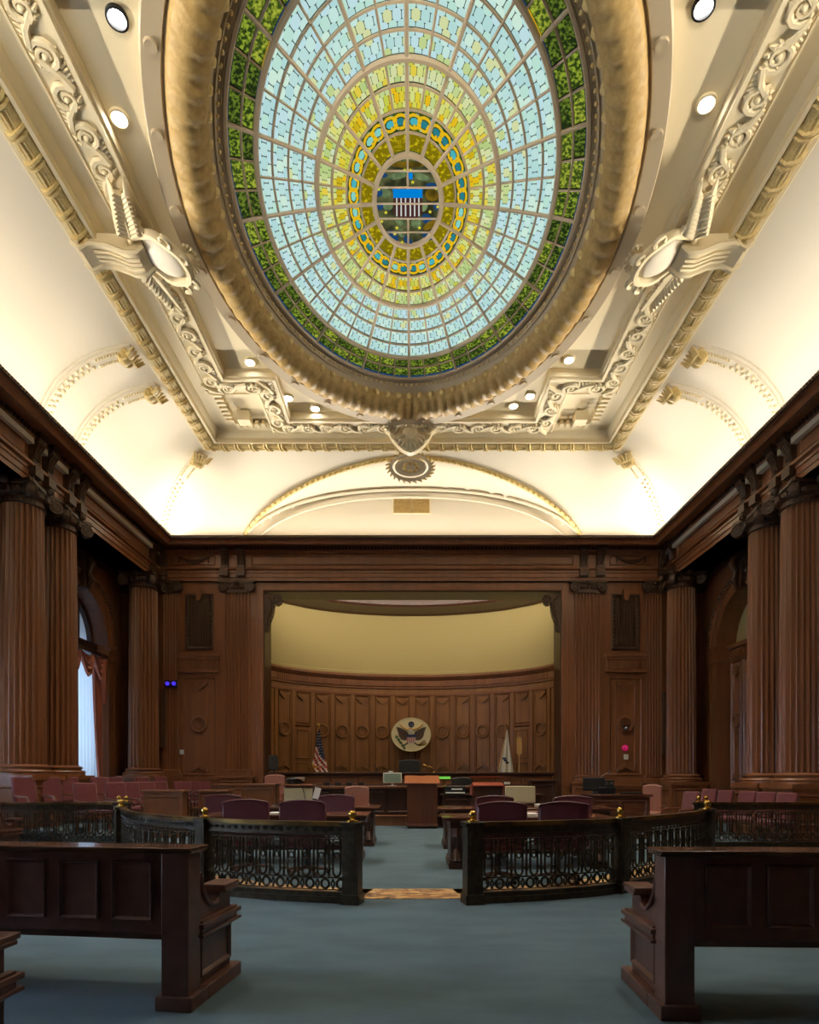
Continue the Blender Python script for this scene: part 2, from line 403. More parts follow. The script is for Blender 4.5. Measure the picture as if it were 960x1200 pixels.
# wall bays between the pilasters: grille frame, shelf, door-like panel
def chevron(b, cx, y, z, w, h, up=1, t=2.4):
    b.plate([(cx-w,z+up*h),(cx-w,z+up*(h-t*1.6)),(cx,z-up*t*1.2),(cx+w,z+up*(h-t*1.6)),(cx+w,z+up*h),(cx,z+up*t)], y-2.6, y)
for sx in (-1,1):
    cx = sx*260.5
    side = pil_names[sx]
    t = thing('wall_grille', 'tall carved frame around ribbed grille, high on %s side of the far wall' % side, 'grille', UP(cx, WD, 154), group='grilles high on the far wall')
    b = MB(True); b.frame(cx-17,cx+17,155,223,WD,5,3.4)
    for k in range(14):
        for s in (-1,1): b.sphere((cx+s*14.4, WD-3, 158+k*4.8), 1.6, 6, 4)
    b.build('carved_frame', CARVE, t, smooth=50)
    b = MB(True); b.box(cx-12,cx+12,WD-1,WD,160,218); b.build('cloth', GRILL, t)
    b = MB(True)
    for k in range(7): b.box(cx-10.6+k*3.3, cx-9.4+k*3.3, WD-2.2, WD-.8, 160, 218)
    b.build('bars', WOODD, t)
    b = MB(True); b.plate([(cx-4,228),(cx+4,228),(cx+3,216),(cx,213),(cx-3,216)], WD-5, WD); b.build('keystone', WOOD, t, bevel=.01)
    o = MB(True)
    for x0,x1,q,za,zb in ((-26,26,6,146,150),(-25,25,4.6,143,146),(-24.5,24.5,3.2,129,143),(-25,25,4,127,129)): o.box(cx+x0,cx+x1,WD-q,WD,za,zb)
    for k in range(19): o.box(cx-22.5+k*2.4, cx-21.3+k*2.4, WD-4.4, WD-3, 131, 141)
    o.build('trim_2' if sx < 0 else 'trim_3', WOOD, kind='structure', bevel=.006)
    o = MB(True); o.frame(cx-20,cx+20,2,121,WD,2.2,1.8); o.frame(cx-12,cx+12,6,117,WD,1.4,1)
    chevron(o, cx, WD, 108, 10, 9, 1); chevron(o, cx, WD, 14, 10, -9*-1, -1)
    o.ring((cx,WD-1,64), 8.6, 2, 24, 6); o.ring((cx,WD-.6,64), 5, 1, 20, 5)
    o.build('trim_4' if sx < 0 else 'trim_5', WOOD, kind='structure')
    # outer pilaster in the corner of the aisle
    b = MB(True); pil_shaft(b, sx*356, 14, WD+4, BH[sx]+8, 226, 4)
    pil_capital(b, sx*356, 20, WD+4, 224, 238); pil_base(b, sx*356, 14, WD+4, BH[sx], BH[sx]+8)
    b.box(sx*356-12,sx*356+12,WD-6,WD+1,FL,BH[sx])
    b.build('trim_6' if sx < 0 else 'trim_7', WOODD, kind='structure')
    # dado rail and skirting along the far wall
    b = MB(True); a, c = sorted((sx*187, sx*310))
    b.box(a,c,WD-3,WD,BH[sx]-6,BH[sx]-2); b.box(a,c,WD-2,WD,BH[sx]-9,BH[sx]-6); b.box(a,c,WD-3,WD,FL,FL+7)
    b.build('trim_8' if sx < 0 else 'trim_9', WOOD, kind='structure', bevel=.006)

# ---- columns
def shaft_rings(r, z0, z1, nf=24):
    rings = []
    for j in range(9):
        q = j/8; rad = r*(1-.1*q**1.7); ring = []
        fl = 1 if 0 < j < 8 else 1
        for i in range(nf):
            for k, dr in enumerate((0,.085,.12,.085)):
                a = 2*PI*(i+(k*.2 if k else 0)+ (0.1 if k else 0))/nf
                ring.append((rad*(1-dr*fl)*math.cos(a), rad*(1-dr*fl)*math.sin(a), z0+(z1-z0)*q))
            a = 2*PI*(i+.82)/nf; ring.append((rad*math.cos(a), rad*math.sin(a), z0+(z1-z0)*q))
        rings.append(ring)
    return rings
def capital(b, r, z0, z1):
    H = z1-z0
    b.lathe([(r*.9,z0-2),(r*1.0,z0-1),(r*.9,z0),(r*.9,z0+H*.25),(r*1.12,z0+H*.4),(r*1.15,z0+H*.62),(r*.9,z0+H*.72)], seg=24)
    for i in range(16):
        a = 2*PI*i/16; b.sphere((r*1.1*math.cos(a), r*1.1*math.sin(a), z0+H*.48), r*.12, 6, 5, (1,1,1.5))
    A = r*1.36; pts = []
    for k in range(4):
        a0 = PI/4+k*PI/2
        c = (A*1.36*math.cos(a0), A*1.36*math.sin(a0)); c2 = (A*1.36*math.cos(a0+PI/2), A*1.36*math.sin(a0+PI/2))
        tx, ty = c2[0]-c[0], c2[1]-c[1]; L = math.hypot(tx,ty); nx, ny = -(c[0]+c2[0])/L, -(c[1]+c2[1])/L
        for q in (.06,.25,.5,.75,.94):
            ins = r*.2*math.sin(PI*q); pts.append((c[0]+tx*q+nx*ins*1.4, c[1]+ty*q+ny*ins*1.4))
    b.prism(pts, z0+H*.82, z1); b.prism([(x*.94,y*.94) for x,y in pts], z0+H*.7, z0+H*.82)
    old = b.m
    for k in range(4):
        a0 = PI/4+k*PI/2
        for s in (-1,1):
            m = Matrix.Rotation(a0-PI/2, 4, 'Z') @ Matrix.Translation((0, r*1.42, z0+H*.4)) @ Matrix.Rotation(PI/2 if s<0 else -PI/2, 4, 'Z')
            b.m = old @ m
            volute(b, (0, -r*.18, 0), H*.4, sgn=1)
        b.m = old @ Matrix.Rotation(a0-PI/2, 4, 'Z')
        b.tube([(0,r*.9,z0+H*.72),(0,r*1.2,z0+H*.78),(0,r*1.55,z0+H*.72)], H*.1, 6)
    b.m = old
    for k in range(4):
        a0 = k*PI/2; b.sphere((r*1.34*math.cos(a0), r*1.34*math.sin(a0), z0+H*.86), r*.2, 8, 6)
CL = {}
def column(x, d, sx, label, z1=238):
    r = 17; zb = BH[sx]
    t = thing('fluted_column', label, 'column', UP(x, d, FL), group=None)
    zs = {}
    key = sx
    if key not in CL:
        L = (0, 0, -FL)
        b = MB(True); b.m = Matrix.Translation((0,0,0)); b.loft(shaft_rings(r, zb+9, z1-13)); s1 = b
        b2 = MB(True); capital(b2, r, z1-15, z1)
        b3 = MB(True); b3.lathe(base_prof(r, zb, zb+9), seg=32)
        b4 = MB(True); e = r*1.22
        b4.box(-e,e,-e,e,FL,zb-4); b4.box(-e-1.5,e+1.5,-e-1.5,e+1.5,zb-4,zb); b4.box(-e-2,e+2,-e-2,e+2,FL,FL+9)
        for k in range(4):
            b4.m = Matrix.Rotation(k*PI/2,4,'Z'); b4.frame(-e+4,e-4,FL+14,zb-9,-e,1.8,1.2)
        t['_w'] = (0,0,0)
        objs = [s1.build('shaft', WOOD, t), b2.build('capital', CARVE, t, smooth=50), b3.build('base', WOOD, t), b4.build('pedestal', WOOD, t)]
        for o in objs:      # heights are stored above the foot of the thing, which stands on the floor
            o.data.transform(Matrix.Translation((0,0,-(EYE+FL*u))))
        CL[key] = objs
    else:
        for o in CL[key]:
            c = o.copy(); C.objects.link(c); c.parent = t
    return t
for sx in (-1,1):
    sd = pil_names[sx]
    column(sx*323, 495, sx, 'round fluted column of the %s side, nearer one of the pair' % sd)
    column(sx*323, 543, sx, 'round fluted column of the %s side, farther one of the pair' % sd)
    column(sx*320, 711, sx, 'round fluted column standing in the far %s corner' % sd)

# ---- side walls with arched bays
XF, XG = 356, 374                    # face of the arch wall, plane of the glass
def side_wall(sx):
    w = struct('wall_left' if sx < 0 else 'wall_right')
    b = MB(True)
    bays = (144, 392, 640); R = 54; SP = 150; sill = -8 if sx < 0 else FL
    xa = sx*XF
    def q(p0, p1, p2, p3): b.quad(*[(sx*x, y, z) for x,y,z in (p0,p1,p2,p3)])
    # wall face around arched openings
    edges = [ND-60]
    for c in bays:
        ys = [c-R, c+R]
        q((XF,edges[-1],FL),(XF,c-R,FL),(XF,c-R,250),(XF,edges[-1],250))
        edges.append(c+R)
        q((XF,c-R,FL),(XF,c+R,FL),(XF,c+R,sill),(XF,c-R,sill)) if sill > FL else None
        n = 20
        for i in range(n):
            a0 = PI*i/n; a1 = PI*(i+1)/n
            p0 = (c-R*math.cos(a0), SP+R*math.sin(a0)); p1 = (c-R*math.cos(a1), SP+R*math.sin(a1))
            q((XF,p0[0],p0[1]),(XF,p1[0],p1[1]),(XF,p1[0],250),(XF,p0[0],250))
            q((XF,p0[0],p0[1]),(XF,p1[0],p1[1]),(XG+12,p1[0],p1[1]),(XG+12,p0[0],p0[1]))
        for yy in (c-R, c+R): q((XF,yy,sill),(XG+12,yy,sill),(XG+12,yy,SP),(XF,yy,SP))
        q((XF,c-R,sill),(XF,c+R,sill),(XG+12,c+R,sill),(XG+12,c-R,sill))
    q((XF,edges[-1],FL),(XF,WD+8,FL),(XF,WD+8,250),(XF,edges[-1],250))
    b.build('wall_face', WOOD, w, smooth=0)
    # wainscot panels on the blank parts
    b = MB(True)
    for c in (268, 516):
        b.m = face(sx*XF, c, 0, -sx*PI/2)
        for z0, z1 in ((FL+8,-12),(0,110),(120,220)): b.frame(-50,50,z0,z1,0,2.4,1.6)
    b.m = Matrix(); b.build('wall_panelling', WOOD, w)
    for c in bays:
        # archivolt
        a_ = MB(True)
        rings = []
        for i in range(33):
            a = PI*i/32; ring = []
            for rr, o in ((54,0),(54,2.5),(58,3.5),(59,2),(66,2),(67,4.5),(71,5),(72,3),(72,0)):
                ring.append((sx*(XF-o), c-rr*math.cos(a), SP+rr*math.sin(a)))
            rings.append(ring)
        a_.loft(rings, cu=False)
        for s in (-1,1):      # jamb casings and impost
            for r0, r1, o in ((54,58,3),(58,67,2),(67,72,4)):
                y0, y1 = sorted((c+s*r0, c+s*r1)); x0, x1 = sorted((sx*XF, sx*(XF-o))); a_.box(x0,x1,y0,y1,FL,SP)
            y0, y1 = sorted((c+s*53, c+s*74)); x0, x1 = sorted((sx*(XF+16), sx*(XF-6))); a_.box(x0,x1,y0,y1,SP-4,SP); 
            x0, x1 = sorted((sx*(XF+16), sx*(XF-4.5))); a_.box(x0,x1,y0,y1,SP-16,SP-4)
        a_.build('archivolt', WOOD, w)
        k = MB(True)
        for i in range(56):
            a = PI*(i+.5)/56; k.sphere((sx*(XF-5), c-69*math.cos(a), SP+69*math.sin(a)), 1.8, 6, 4)
        k.build('bead_band', CARVE, w, kind='stuff')
        k = MB(True); k.m = face(sx*XF, c, 0, -sx*PI/2)
        k.plate([(-10,SP+88),(10,SP+88),(6,SP+52),(-6,SP+52)], -8, 0); k.tube([(0,-9,SP+84),(0,-13,SP+78),(0,-9,SP+68),(0,-12,SP+60),(0,-8,SP+54)], [4,5,3.4,4.4,2], 8)
        k.build('keystone', CARVE, w, smooth=50)
    return w
side_wall(-1); side_wall(1)

# near end wall with the recess in which the photographer stands
nw = struct('wall_front'); b = MB(True)
for sx in (-1,1):
    a, c = sorted((sx*120, sx*420)); b.box(a,c,ND-34,ND,FL,240)
    a, c = sorted((sx*120, sx*124)); b.box(a,c,-160,ND-34,FL,200)
b.box(-120,120,ND-34,ND,170,240); b.box(-124,124,-164,-160,FL,200); b.box(-124,124,-164,ND-34,170,174)
b.build('wall_field', WOOD, nw, smooth=0)

# windows (left) and panelled doors (right)
def window_bay(n, c):
    w = struct('window_%d' % n); sx = -1; X = XG
    b = MB(True); R = 54; SP = 150
    rings = []
    for i in range(25):
        a = PI*i/24
        rings.append([(sx*(X+o), c-rr*math.cos(a), SP+rr*math.sin(a)) for rr,o in ((54,-3),(50,-3),(50,2),(54,2))])
    b.loft(rings, cu=True)
    for k in (-27,0,27): b.box(sx*X-1.5,sx*X+1.5,c+k-1.5,c+k+1.5,SP,SP+math.sqrt(52*52-k*k))
    b.box(sx*(X+2),sx*(X-8),c-54,c+54,SP-4,SP+3); b.box(sx*(X+2),sx*(X-5),c-54,c+54,SP-13,SP-4)
    for k in (-54,-18,18,51): b.box(sx*(X+2)-1,sx*(X+2)+1,c+k,c+k+3,-8,SP-13)
    b.build('window_frame', WOODD, w)
    s = MB(True)
    s.loft([[(sx*(X+3), c-52*math.cos(PI*i/20), SP+52*math.sin(PI*i/20)) for i in range(21)], [(sx*(X+3), c-52*math.cos(PI*i/20), SP) for i in range(21)]], cu=False)
    s.build('lunette_blind', SHEER, w)
    g = MB(True); g.box(sx*(X+10),sx*(X+9),c-54,c+54,-8,SP); g.build('window_pane', GLASSM, w)
GLASSM = bpy.data.materials.new('window_glass'); GLASSM.use_nodes = True
_b = GLASSM.node_tree.nodes['Principled BSDF']; _b.inputs['Transmission Weight'].default_value = 1; _b.inputs['Roughness'].default_value = 0; _b.inputs['IOR'].default_value = 1.02
for i, c in enumerate((640, 392, 144)): window_bay(i+1, c)
def curtains(c, vis, place):
    X = -(XF+6)
    t = thing('sheer_curtain', 'pale blue-white sheer curtain hanging in the arched window ' + place, 'curtain', UP(X, c, -8))
    b = MB(True); n = 90; rings = []
    for z in (136, 90, 40, -7.5):
        rings.append([(X-2.2+.9*math.sin(i*1.05+z*.004), c-52+104*i/n, z) for i in range(n+1)])
    b.loft(rings, cu=False); b.build('sheer_panel', SHEER, t)
    for s in (-1, 1):
        d = thing('window_drape', 'terracotta drape, %s side of the window %s' % ('far' if s > 0 else 'near', place), 'drape', UP(X, c+s*50, -8), group='terracotta drapes')
        b = MB(True); rings = []; n = 60
        for j in range(13):
            z = 132-139.5*j/12; wd = 20+2*math.sin(j*.5)+ (12*(j/12)**3 if False else 0); e = 52
            inner = 33 + 13*(j/12)**1.6 if True else 0
            rings.append([(X+1.5+1.5*math.sin(i*.9), c+s*(e-(e-inner)*i/n), z) for i in range(n+1)])
        b.loft(rings, cu=False); b.build('drape_panel', PINKC, d)
        # tail (jabot) of the valance
        b = MB(True); rings = []
        for j in range(9):
            q = j/8; wd = 15*(1-.75*q)
            rings.append([(X+5.5+1.3*math.sin(i*1.2), c+s*(53-wd*i/14), 138-52*q-(1-abs(i/7-1))*2) for i in range(15)])
        b.loft(rings, cu=False); b.build('jabot', PINKC, d)
    v = thing('swag_valance', 'terracotta swagged valance over the window ' + place, 'valance', UP(X, c, 138), group='swagged valances')
    for k in range(4):
        b = MB(True); c0 = c-39+26*k; rings = []
        for j in range(13):
            q = j/12; drop = 4+24*q
            rings.append([(X+5+2.2*math.sin(q*22)+2.5*math.sin(PI*i/16), c0-15+30*i/16, 138-drop*math.sin(PI*i/16)*1.0-1) for i in range(17)])
        b.loft(rings, cu=False); b.build('swag', PINKC, v)
    b = MB(True); b.box(X,X+9,c-53,c+53,136,140); b.build('pelmet', WOODD, v)
curtains(640, True, 'behind the far left columns'); curtains(392, False, 'in the middle of the left wall'); 

def door_bay(n, c):
    w = struct('door_%d' % n); X = XG-4
    b = MB(True); R = 54; SP = 150
    b.box(X,X+6,c-54,c+54,FL,SP-14); b.build('door_field', WOOD, w, smooth=0)
    b = MB(True); b.box(X-5,X+6,c-54,c+54,SP-4,SP+1); b.box(X-2,X+6,c-54,c+54,SP-15,SP-4)
    for k in range(34): b.box(X-3.4,X-2,c-52+k*3.1,c-50.6+k*3.1,SP-13.5,SP-6)
    b.build('door_head', WOOD, w)
    b = MB(True)
    for i, (y0,y1) in enumerate(((-52,-30),(-26,-1),(1,26),(30,52))):
        b.m = face(X, c-(y0+y1)/2, 0, -PI/2); hw = (y1-y0)/2
        b.frame(-hw,hw,FL+6,SP-18,0,2,1.8); b.frame(-hw+4,hw-4,70,SP-24,0,1.6,1.2); b.frame(-hw+4,hw-4,-10,56,0,1.6,1.2)
        chevron(b, 0, 0, SP-34, hw-5, 6, 1); b.ring((0,-1,63), hw*.6, 1.6, 20, 6); chevron(b, 0, 0, 2, hw-5, 6, -1)
    b.m = Matrix(); b.build('door_panel', WOOD, w)
    b = MB(True); b.box(X-6,X-4.6,c+3,c+4.6,60,120); b.tube([(X-1,c-5,62),(X-6,c-5,62),(X-6,c-16,62)],1,8); b.build('door_handle', STEEL, w)
    g = MB(True)
    g.loft([[(X+6, c-54*math.cos(PI*i/20), SP+54*math.sin(PI*i/20)) for i in range(21)], [(X+6, c-54*math.cos(PI*i/20), SP) for i in range(21)]], cu=False)
    g.build('fanlight', APSEC, w)
for i, c in enumerate((640, 392, 144)): door_bay(i+1, c)

# ---------------------------------------------------------------- plaster cove
S0, S1, H0, H1 = -22, 61, 279, 350       # offsets inward from the lip line
LX, LD, LN = 283, 700, 84                # lip lines
def cove_pt(t):                          # t 0..1 from foot to crown: (s, h)
    a = t*PI/2
    return (S1-(S1-S0)*math.cos(a), H0+(H1-H0)*math.sin(a))
NT = 14
ce = struct('ceiling')
# far end, with the lunette cut into it
LW, LR = 206, 67
RAD = (LW*LW+LR*LR)/(2*LR)
def lun_h(x): return H0+(H1-1-H0)*max(0,1-abs(x/LW)**2.3)**.55
def far_cove(sgn, D0, name):             # sgn 1: far end at LD, -1: near end
    b = MB(True); xs = [-LX+S1-S1*0+0 for _ in ()]
    def Y(s): return D0 - sgn*s
    # corner parts follow the mitre: x limited to |x| <= LX - s
    cols = []
    N = 80
    XM = LX-S0
    for i in range(N+1):
        f = -1+2*i/N; pts = []
        for j in range(NT+1):
            s, h = cove_pt(j/NT); pts.append((f*(LX-s), Y(s), h))
        cols.append((f, pts))
    rows = []
    for f, pts in cols:
        x0 = f*(LX-S0)
        if sgn > 0 and abs(x0) < LW-1:
            new = []
            hh = lun_h(x0)
            for (x,y,h) in pts:
                xx = x
                hl = lun_h(min(LW-1,abs(xx)))
                if h < hl: new.append((xx if h < hl else x, Y(S0)-0, h)); k = len(new)
                else: new.append((x,y,h))
            # make sure the cut edge lies on the lunette curve
            new[k-1] = (new[k-1][0], Y(S0), lun_h(min(LW-1,abs(new[k-1][0]))))
            a = new[:k]; c = new[k:]
            hk = a[-1][2]; aa = math.asin(min(1,(hk-H0)/(H1-H0))); sc = S1-(S1-S0)*math.cos(aa)
            a.append((a[-1][0], Y(sc), hk))
            full = a + c
        else:
            full = pts[:1]+pts
        rows.append(full)
    n = NT+2
    rows = [r if len(r) == n else r + [r[-1]]*(n-len(r)) for r in rows]
    b.loft(rows, cu=False); return b
far_cove(1, LD, '').build('cove_back', PLAST, ce, smooth=30)
far_cove(-1, LN, '').build('cove_front', PLAST, ce, smooth=30)
for sx in (-1,1):
    b = MB(True); rows = []
    for j in range(NT+1):
        s, h = cove_pt(j/NT); rows.append([(sx*(LX-s), LN+s+(LD-LN-2*s)*i/40, h) for i in range(41)])
    b.loft(rows, cu=False); b.build('cove_left' if sx < 0 else 'cove_right', PLAST, ce, smooth=30)

# flat ceiling, its bands and steps
CX, CD = 0, 392
def rect(s): return [(-LX+s, LN+s), (LX-s, LN+s), (LX-s, LD-s), (-LX+s, LD-s)]
b = MB(True); b.sweep(rect(0), [(S1-2,350.5),(S1,348.5),(63,349)], closed=True); b.sweep(rect(0), [(75,349),(76.5,347.5),(78.5,347.5),(78.5,352),(80,353),(82,358),(96,358)], closed=True)
b.build('frame_step', PLAS2, ce)
g = MB(True)
g.sweep(rect(0), [(63,350)]+[(69-6*math.cos(a*PI/6), 350-4.2*math.sin(a*PI/6)) for a in range(1,6)]+[(75,350)], closed=True)
def along(off, step, ymin=200):
    r = rect(off); out = []
    L = r[1][0]-r[0][0]; n = int(L/step)
    for i in range(n): out.append((r[0][0]+(i+.5)*L/n, LD-off, 0, 1 if i < n/2 else -1))
    L = r[2][1]-r[0][1]; n = int(L/step)
    for i in range(n):
        y = r[0][1]+(i+.5)*L/n
        if y > ymin: out += [(-LX+off, y, PI/2, 1), (LX-off, y, -PI/2, 1)]
    return out
for k, (x, y, a, sg) in enumerate(along(69, 15)):     # ribbon crossings and reeds on the garland
    g.m = face(x, y, 350, a)
    for q in (-2.4,0,2.4): g.tube([(-4.4,q,-4.2+abs(q)*.35),(4.4,q,-4.2+abs(q)*.35)], .85, 5)
    for e in (-6.2, 6.2):
        g.tube([(e-2.6*0.6,-6,-.6),(e-1.2,-3,-4.1),(e+.6,1,-4.9),(e+2,4,-3.6),(e+2.8,6,-.6)], 1.25, 5)
g.m = Matrix(); g.build('ribbon_garland', GILT, ce, smooth=50)

# notched scroll band
NX, NY = 187, 218; QX, QY = 46, 62
def notch(o):
    X, Y = NX-o, NY-o; a = NX-QX-o; c = NY-QY-o
    pts = []
    q1 = [(X,0),(X,c),(a,c),(a,Y),(0,Y)]
    q = [(X,-c),(X,c),(a,c),(a,Y),(-a,Y),(-a,c),(-X,c),(-X,-c),(-a,-c),(-a,-Y),(a,-Y),(a,-c)]
    return [(CX+x, CD+y) for x,y in q]
b = MB(True)
def band(o0, o1, h): 
    p, q = notch(o0), notch(o1)
    b.loft([[(x,y,h) for x,y in p], [(x,y,h) for x,y in q]])
def wallb(o, h0, h1):
    p = notch(o); b.loft([[(x,y,h0) for x,y in p], [(x,y,h1) for x,y in p]])
wallb(-2,352,360); band(-2,0,352); wallb(0,352,350.6); band(0,17,350.6+1); wallb(17,351.6,350.6); band(17,19.5,350.6); wallb(19.5,350.6,353); band(19.5,21,353); wallb(21,353,360)
b.build('scroll_band', PLAS2, ce)
# slab closing everything above, and the ceiling field round the dome
DX, RXO, RYO = -3, 150, 206
def ell(rx, ry, h, n=128, cx=DX): return [(cx+rx*math.cos(2*PI*i/n), CD+ry*math.sin(2*PI*i/n), h) for i in range(n)]
b = MB(True)
n = 128; inner = ell(RXO-6, RYO-6, 360); outer = []
for (x,y,z) in inner:
    dx, dy = x-CX, y-CD; k = min((LX-S1+4)/max(1e-6,abs(dx)), (LD-S1-CD+4)/max(1e-6,abs(dy)))
    outer.append((CX+dx*k, CD+dy*k, 360))
# exact corners
b.loft([inner, outer]); b.build('ceiling_field', PLAS2, ce, smooth=0)
b = MB(True); b.box(-LX-30,LX+30,ND-30,WD+5,384,388); 
for (x0,x1,y0,y1) in ((-345,-305,ND-34,WD+5),(305,345,ND-34,WD+5)): b.box(x0,x1,y0,y1,268,274)
b.build('roof_deck', PLAST, ce, smooth=0)
# rinceau scrolls along the band
r_ = MB(True)
def rinceau(p0, p1, nrep):
    p0 = Vector(p0); p1 = Vector(p1); d = (p1-p0); L = d.length; d /= L; nn = Vector((-d.y, d.x)); st = L/nrep
    for i in range(nrep):
        s = 1 if i % 2 else -1
        c = p0 + d*(st*(i+.5))
        pts = []
        for k in range(18):
            a = -.9+k*.62; rr = 7.4*(1-k/21)
            q = c + d*(rr*math.cos(a)*st/20) + nn*(s*rr*math.sin(a)*.92)
            pts.append((q.x, q.y, 350.9-.6*math.sin(k*.17)))
        r_.tube(pts, [2.0*(1-k/26) for k in range(18)], 6)
        q0 = Vector(pts[0][:2]); q2 = c + d*(st*.98) + nn*(s*4.2); q1 = (q0+q2)/2 + nn*(-s*2.2)
        r_.tube([(q0.x,q0.y,350.6),(q1.x,q1.y,350.1),(q2.x,q2.y,350.8)], [2.0,1.9,1.4], 6)
        for w in range(9):
            a = w*.62; q = c + d*(math.cos(a)*st*.22) + nn*(s*math.sin(a)*4.2); q2 = c + d*(math.cos(a+.5)*st*.36) + nn*(s*math.sin(a+.5)*7.6)
            r_.tube([(q.x,q.y,351.2),((q.x+q2.x)/2,(q.y+q2.y)/2,350.3),(q2.x,q2.y,351.2)], [.9,1.4,.4], 5)
        for w in range(5):
            q = c + d*(st*(.36+.13*w)) - nn*(s*(5.2-.3*w)); q2 = c + d*(st*(.44+.13*w)) - nn*(s*7.6)
            r_.tube([(q.x,q.y,351.2),(q2.x,q2.y,351)], [1.5,.5], 5)
        r_.sphere((c.x,c.y,350.6), 2, 7, 4)
nb = notch(8.5)
for i in range(12):
    a, c = nb[i], nb[(i+1)%12]
    L = math.hypot(a[0]-c[0], a[1]-c[1])
    if max(a[1],c[1]) < 230: continue
    rinceau(a, c, max(1, round(L/19)))
r_.build('scroll_relief', PLAS2, ce, smooth=50)
# dentil slots in the four corner coffers
b = MB(True)
for sx in (-1,1):
    for i in range(7): b.box(sx*182-sx*0-4, sx*182+4, CD+163+i*6.5, CD+166+i*6.5, 354, 358)
    for i in range(5): b.box(sx*(150+i*6.5)-1.5, sx*(150+i*6.5)+1.5, CD+208, CD+216, 354, 358)
    b.xprism([(CD+192,358),(CD+206,358),(CD+204,350),(CD+194,350)], sx*166-6, sx*166+6)
b.build('coffer_dentils', PLAS2, ce)

# ribs in the cove
def cove_rib(name, fpos, label, grp, n=22):
    t = thing(name, label, 'plaster rib', UP(*fpos(cove_pt(.5)[0], 0, cove_pt(.5)[1])), group=grp)
    b = MB(True)
    for (w, th) in ((7.5,1.6),(5,3.4)):
        rows = []
        for j in range(n+1):
            q = .02+.93*j/n; s, h = cove_pt(q); a = q*PI/2
            ns, nh = math.cos(a), -math.sin(a)      # inward normal
            row = []
            for x, o in ((-w,-.5),(-w,th),(w,th),(w,-.5)): row.append(fpos(s+ns*o, x, h+nh*o))
            rows.append(row)
        b.loft(rows, cu=True, cap=True)
    b.build('rib_band', PLAST, t)
    g = MB(True)
    for j in range(26):
        q = .08+.6*j/26; s, h = cove_pt(q); a = q*PI/2; s += math.cos(a)*4; h -= math.sin(a)*4
        x = 2.2 if j % 2 else -2.2; g.sphere(fpos(s, x, h), 1.7, 6, 4)
    for j in range(10):
        q = .7+.2*j/10; s, h = cove_pt(q); a = q*PI/2; s += math.cos(a)*4.2; h -= math.sin(a)*4.2
        for x in (-3.6,3.6): g.sphere(fpos(s, x, h), 1.2, 6, 4)
    g.build('leaf_string', PLAS2, t, smooth=60)
    g = MB(True)
    s, h = cove_pt(.93)
    for x in (-5,5):
        sp = [fpos(s-5+ (5.5-.4*i)*math.sin(i*.6), x, h-7-(5.5-.4*i)*math.cos(i*.6)*-1) for i in range(12)]
        g.tube(sp, 1.2, 5)
    g.sphere(fpos(s-5, 0, h-6), 6, 10, 6)
    for k in range(7):
        a = (k-3)*.42
        g.tube([fpos(s-2, 0, h-6), fpos(s+2, 8*math.sin(a), h-8), fpos(s+7, 11*math.sin(a), h-4)], [2.2,2,.5], 5)
    g.build('acanthus_scroll', GILT, t, smooth=60)
    return t
for sx in (-1,1):
    sd = pil_names[sx]
    for d, wh in ((490,'nearer'),(538,'farther')):
        cove_rib('cove_rib', lambda s,x,h,d=d,sx=sx: (sx*(LX-s), d+x, h), 'scroll-ended plaster rib on the %s cove, the %s of the two' % (sd, wh), 'scroll ribs on the cove')
    k = 1/math.sqrt(2)
    cove_rib('cove_rib', lambda s,x,h,sx=sx: (sx*(LX-s+x*k), LD-s-x*k, h), 'scroll-ended plaster rib running up the far %s corner of the cove' % sd, 'scroll ribs on the cove')
    # gilt shell at the foot of the cove between the two ribs
    t = thing('gilded_shell', 'gilded shell at the foot of the %s cove between two ribs' % sd, 'ornament', UP(sx*300, 514, 284))
    g = MB(True)
    for k_ in range(9):
        a = PI*(k_+.5)/9; g.tube([(sx*302,514,284),(sx*298,514+9*math.cos(a),284+8*math.sin(a)),(sx*301,514+15*math.cos(a),284+12*math.sin(a))],[2.4,2.6,1.6],6)
    g.build('shell_fan', GILT, t, smooth=60)
# lunette mouldings at the far end
lu = thing('lunette_arch', 'shallow plaster arch with gilded rope edge across the far cove', 'plaster arch', UP(0, LD, 300))
b = MB(True); g = MB(True); pts = []; pts2 = []
for i in range(61):
    x = -LW+4+(2*LW-8)*i/60; h = lun_h(x)
    a = math.asin(min(1,(h-H0)/(H1-H0))); s = S1-(S1-S0)*math.cos(a)
    pts.append((x, LD-s-1, h-1)); 
g.tube(pts, 2.6, 6)
for i in range(0,61):
    p = pts[i]; g.sphere((p[0], p[1]-2, p[2]-1.6), 2.2, 6, 4)
g.build('rope_moulding', GILT, lu, smooth=60)
for rr, tk in ((0,1.6),(9,1.2)):
    b.tube([(x*(1-rr*.006), LD-S0-3.4, lun_h(x)-4-rr) for x in [-LW+8+(2*LW-16)*i/60 for i in range(61)]], tk, 6)
b.box(-LW,LW,LD-S0-2.5,LD-S0,283,286); b.box(-LW,LW,LD-S0-1.6,LD-S0,286,291)
b.build('arch_moulding', PLAST, lu)
t = thing('ceiling_vent', 'rectangular louvred vent in the far lunette above the judge opening', 'vent', UP(0, LD-S0, 320))
b = MB(True); vy = LD-S0; b.frame(-24,22,317,336,vy-.2,2,1.5); b.build('frame', PLAS2, t)
b = MB(True)
for k in range(9): b.box(-22,-1.5,vy-1.6,vy-.4,318.6+k*1.8,319.8+k*1.8); b.box(-.5,20,vy-1.6,vy-.4,318.6+k*1.8,319.8+k*1.8)
b.build('louvres', OCHRE, t)
t = thing('oval_medallion', 'oval plaster rosette at the crown of the far lunette arch', 'rosette', UP(-2, 652, 344))
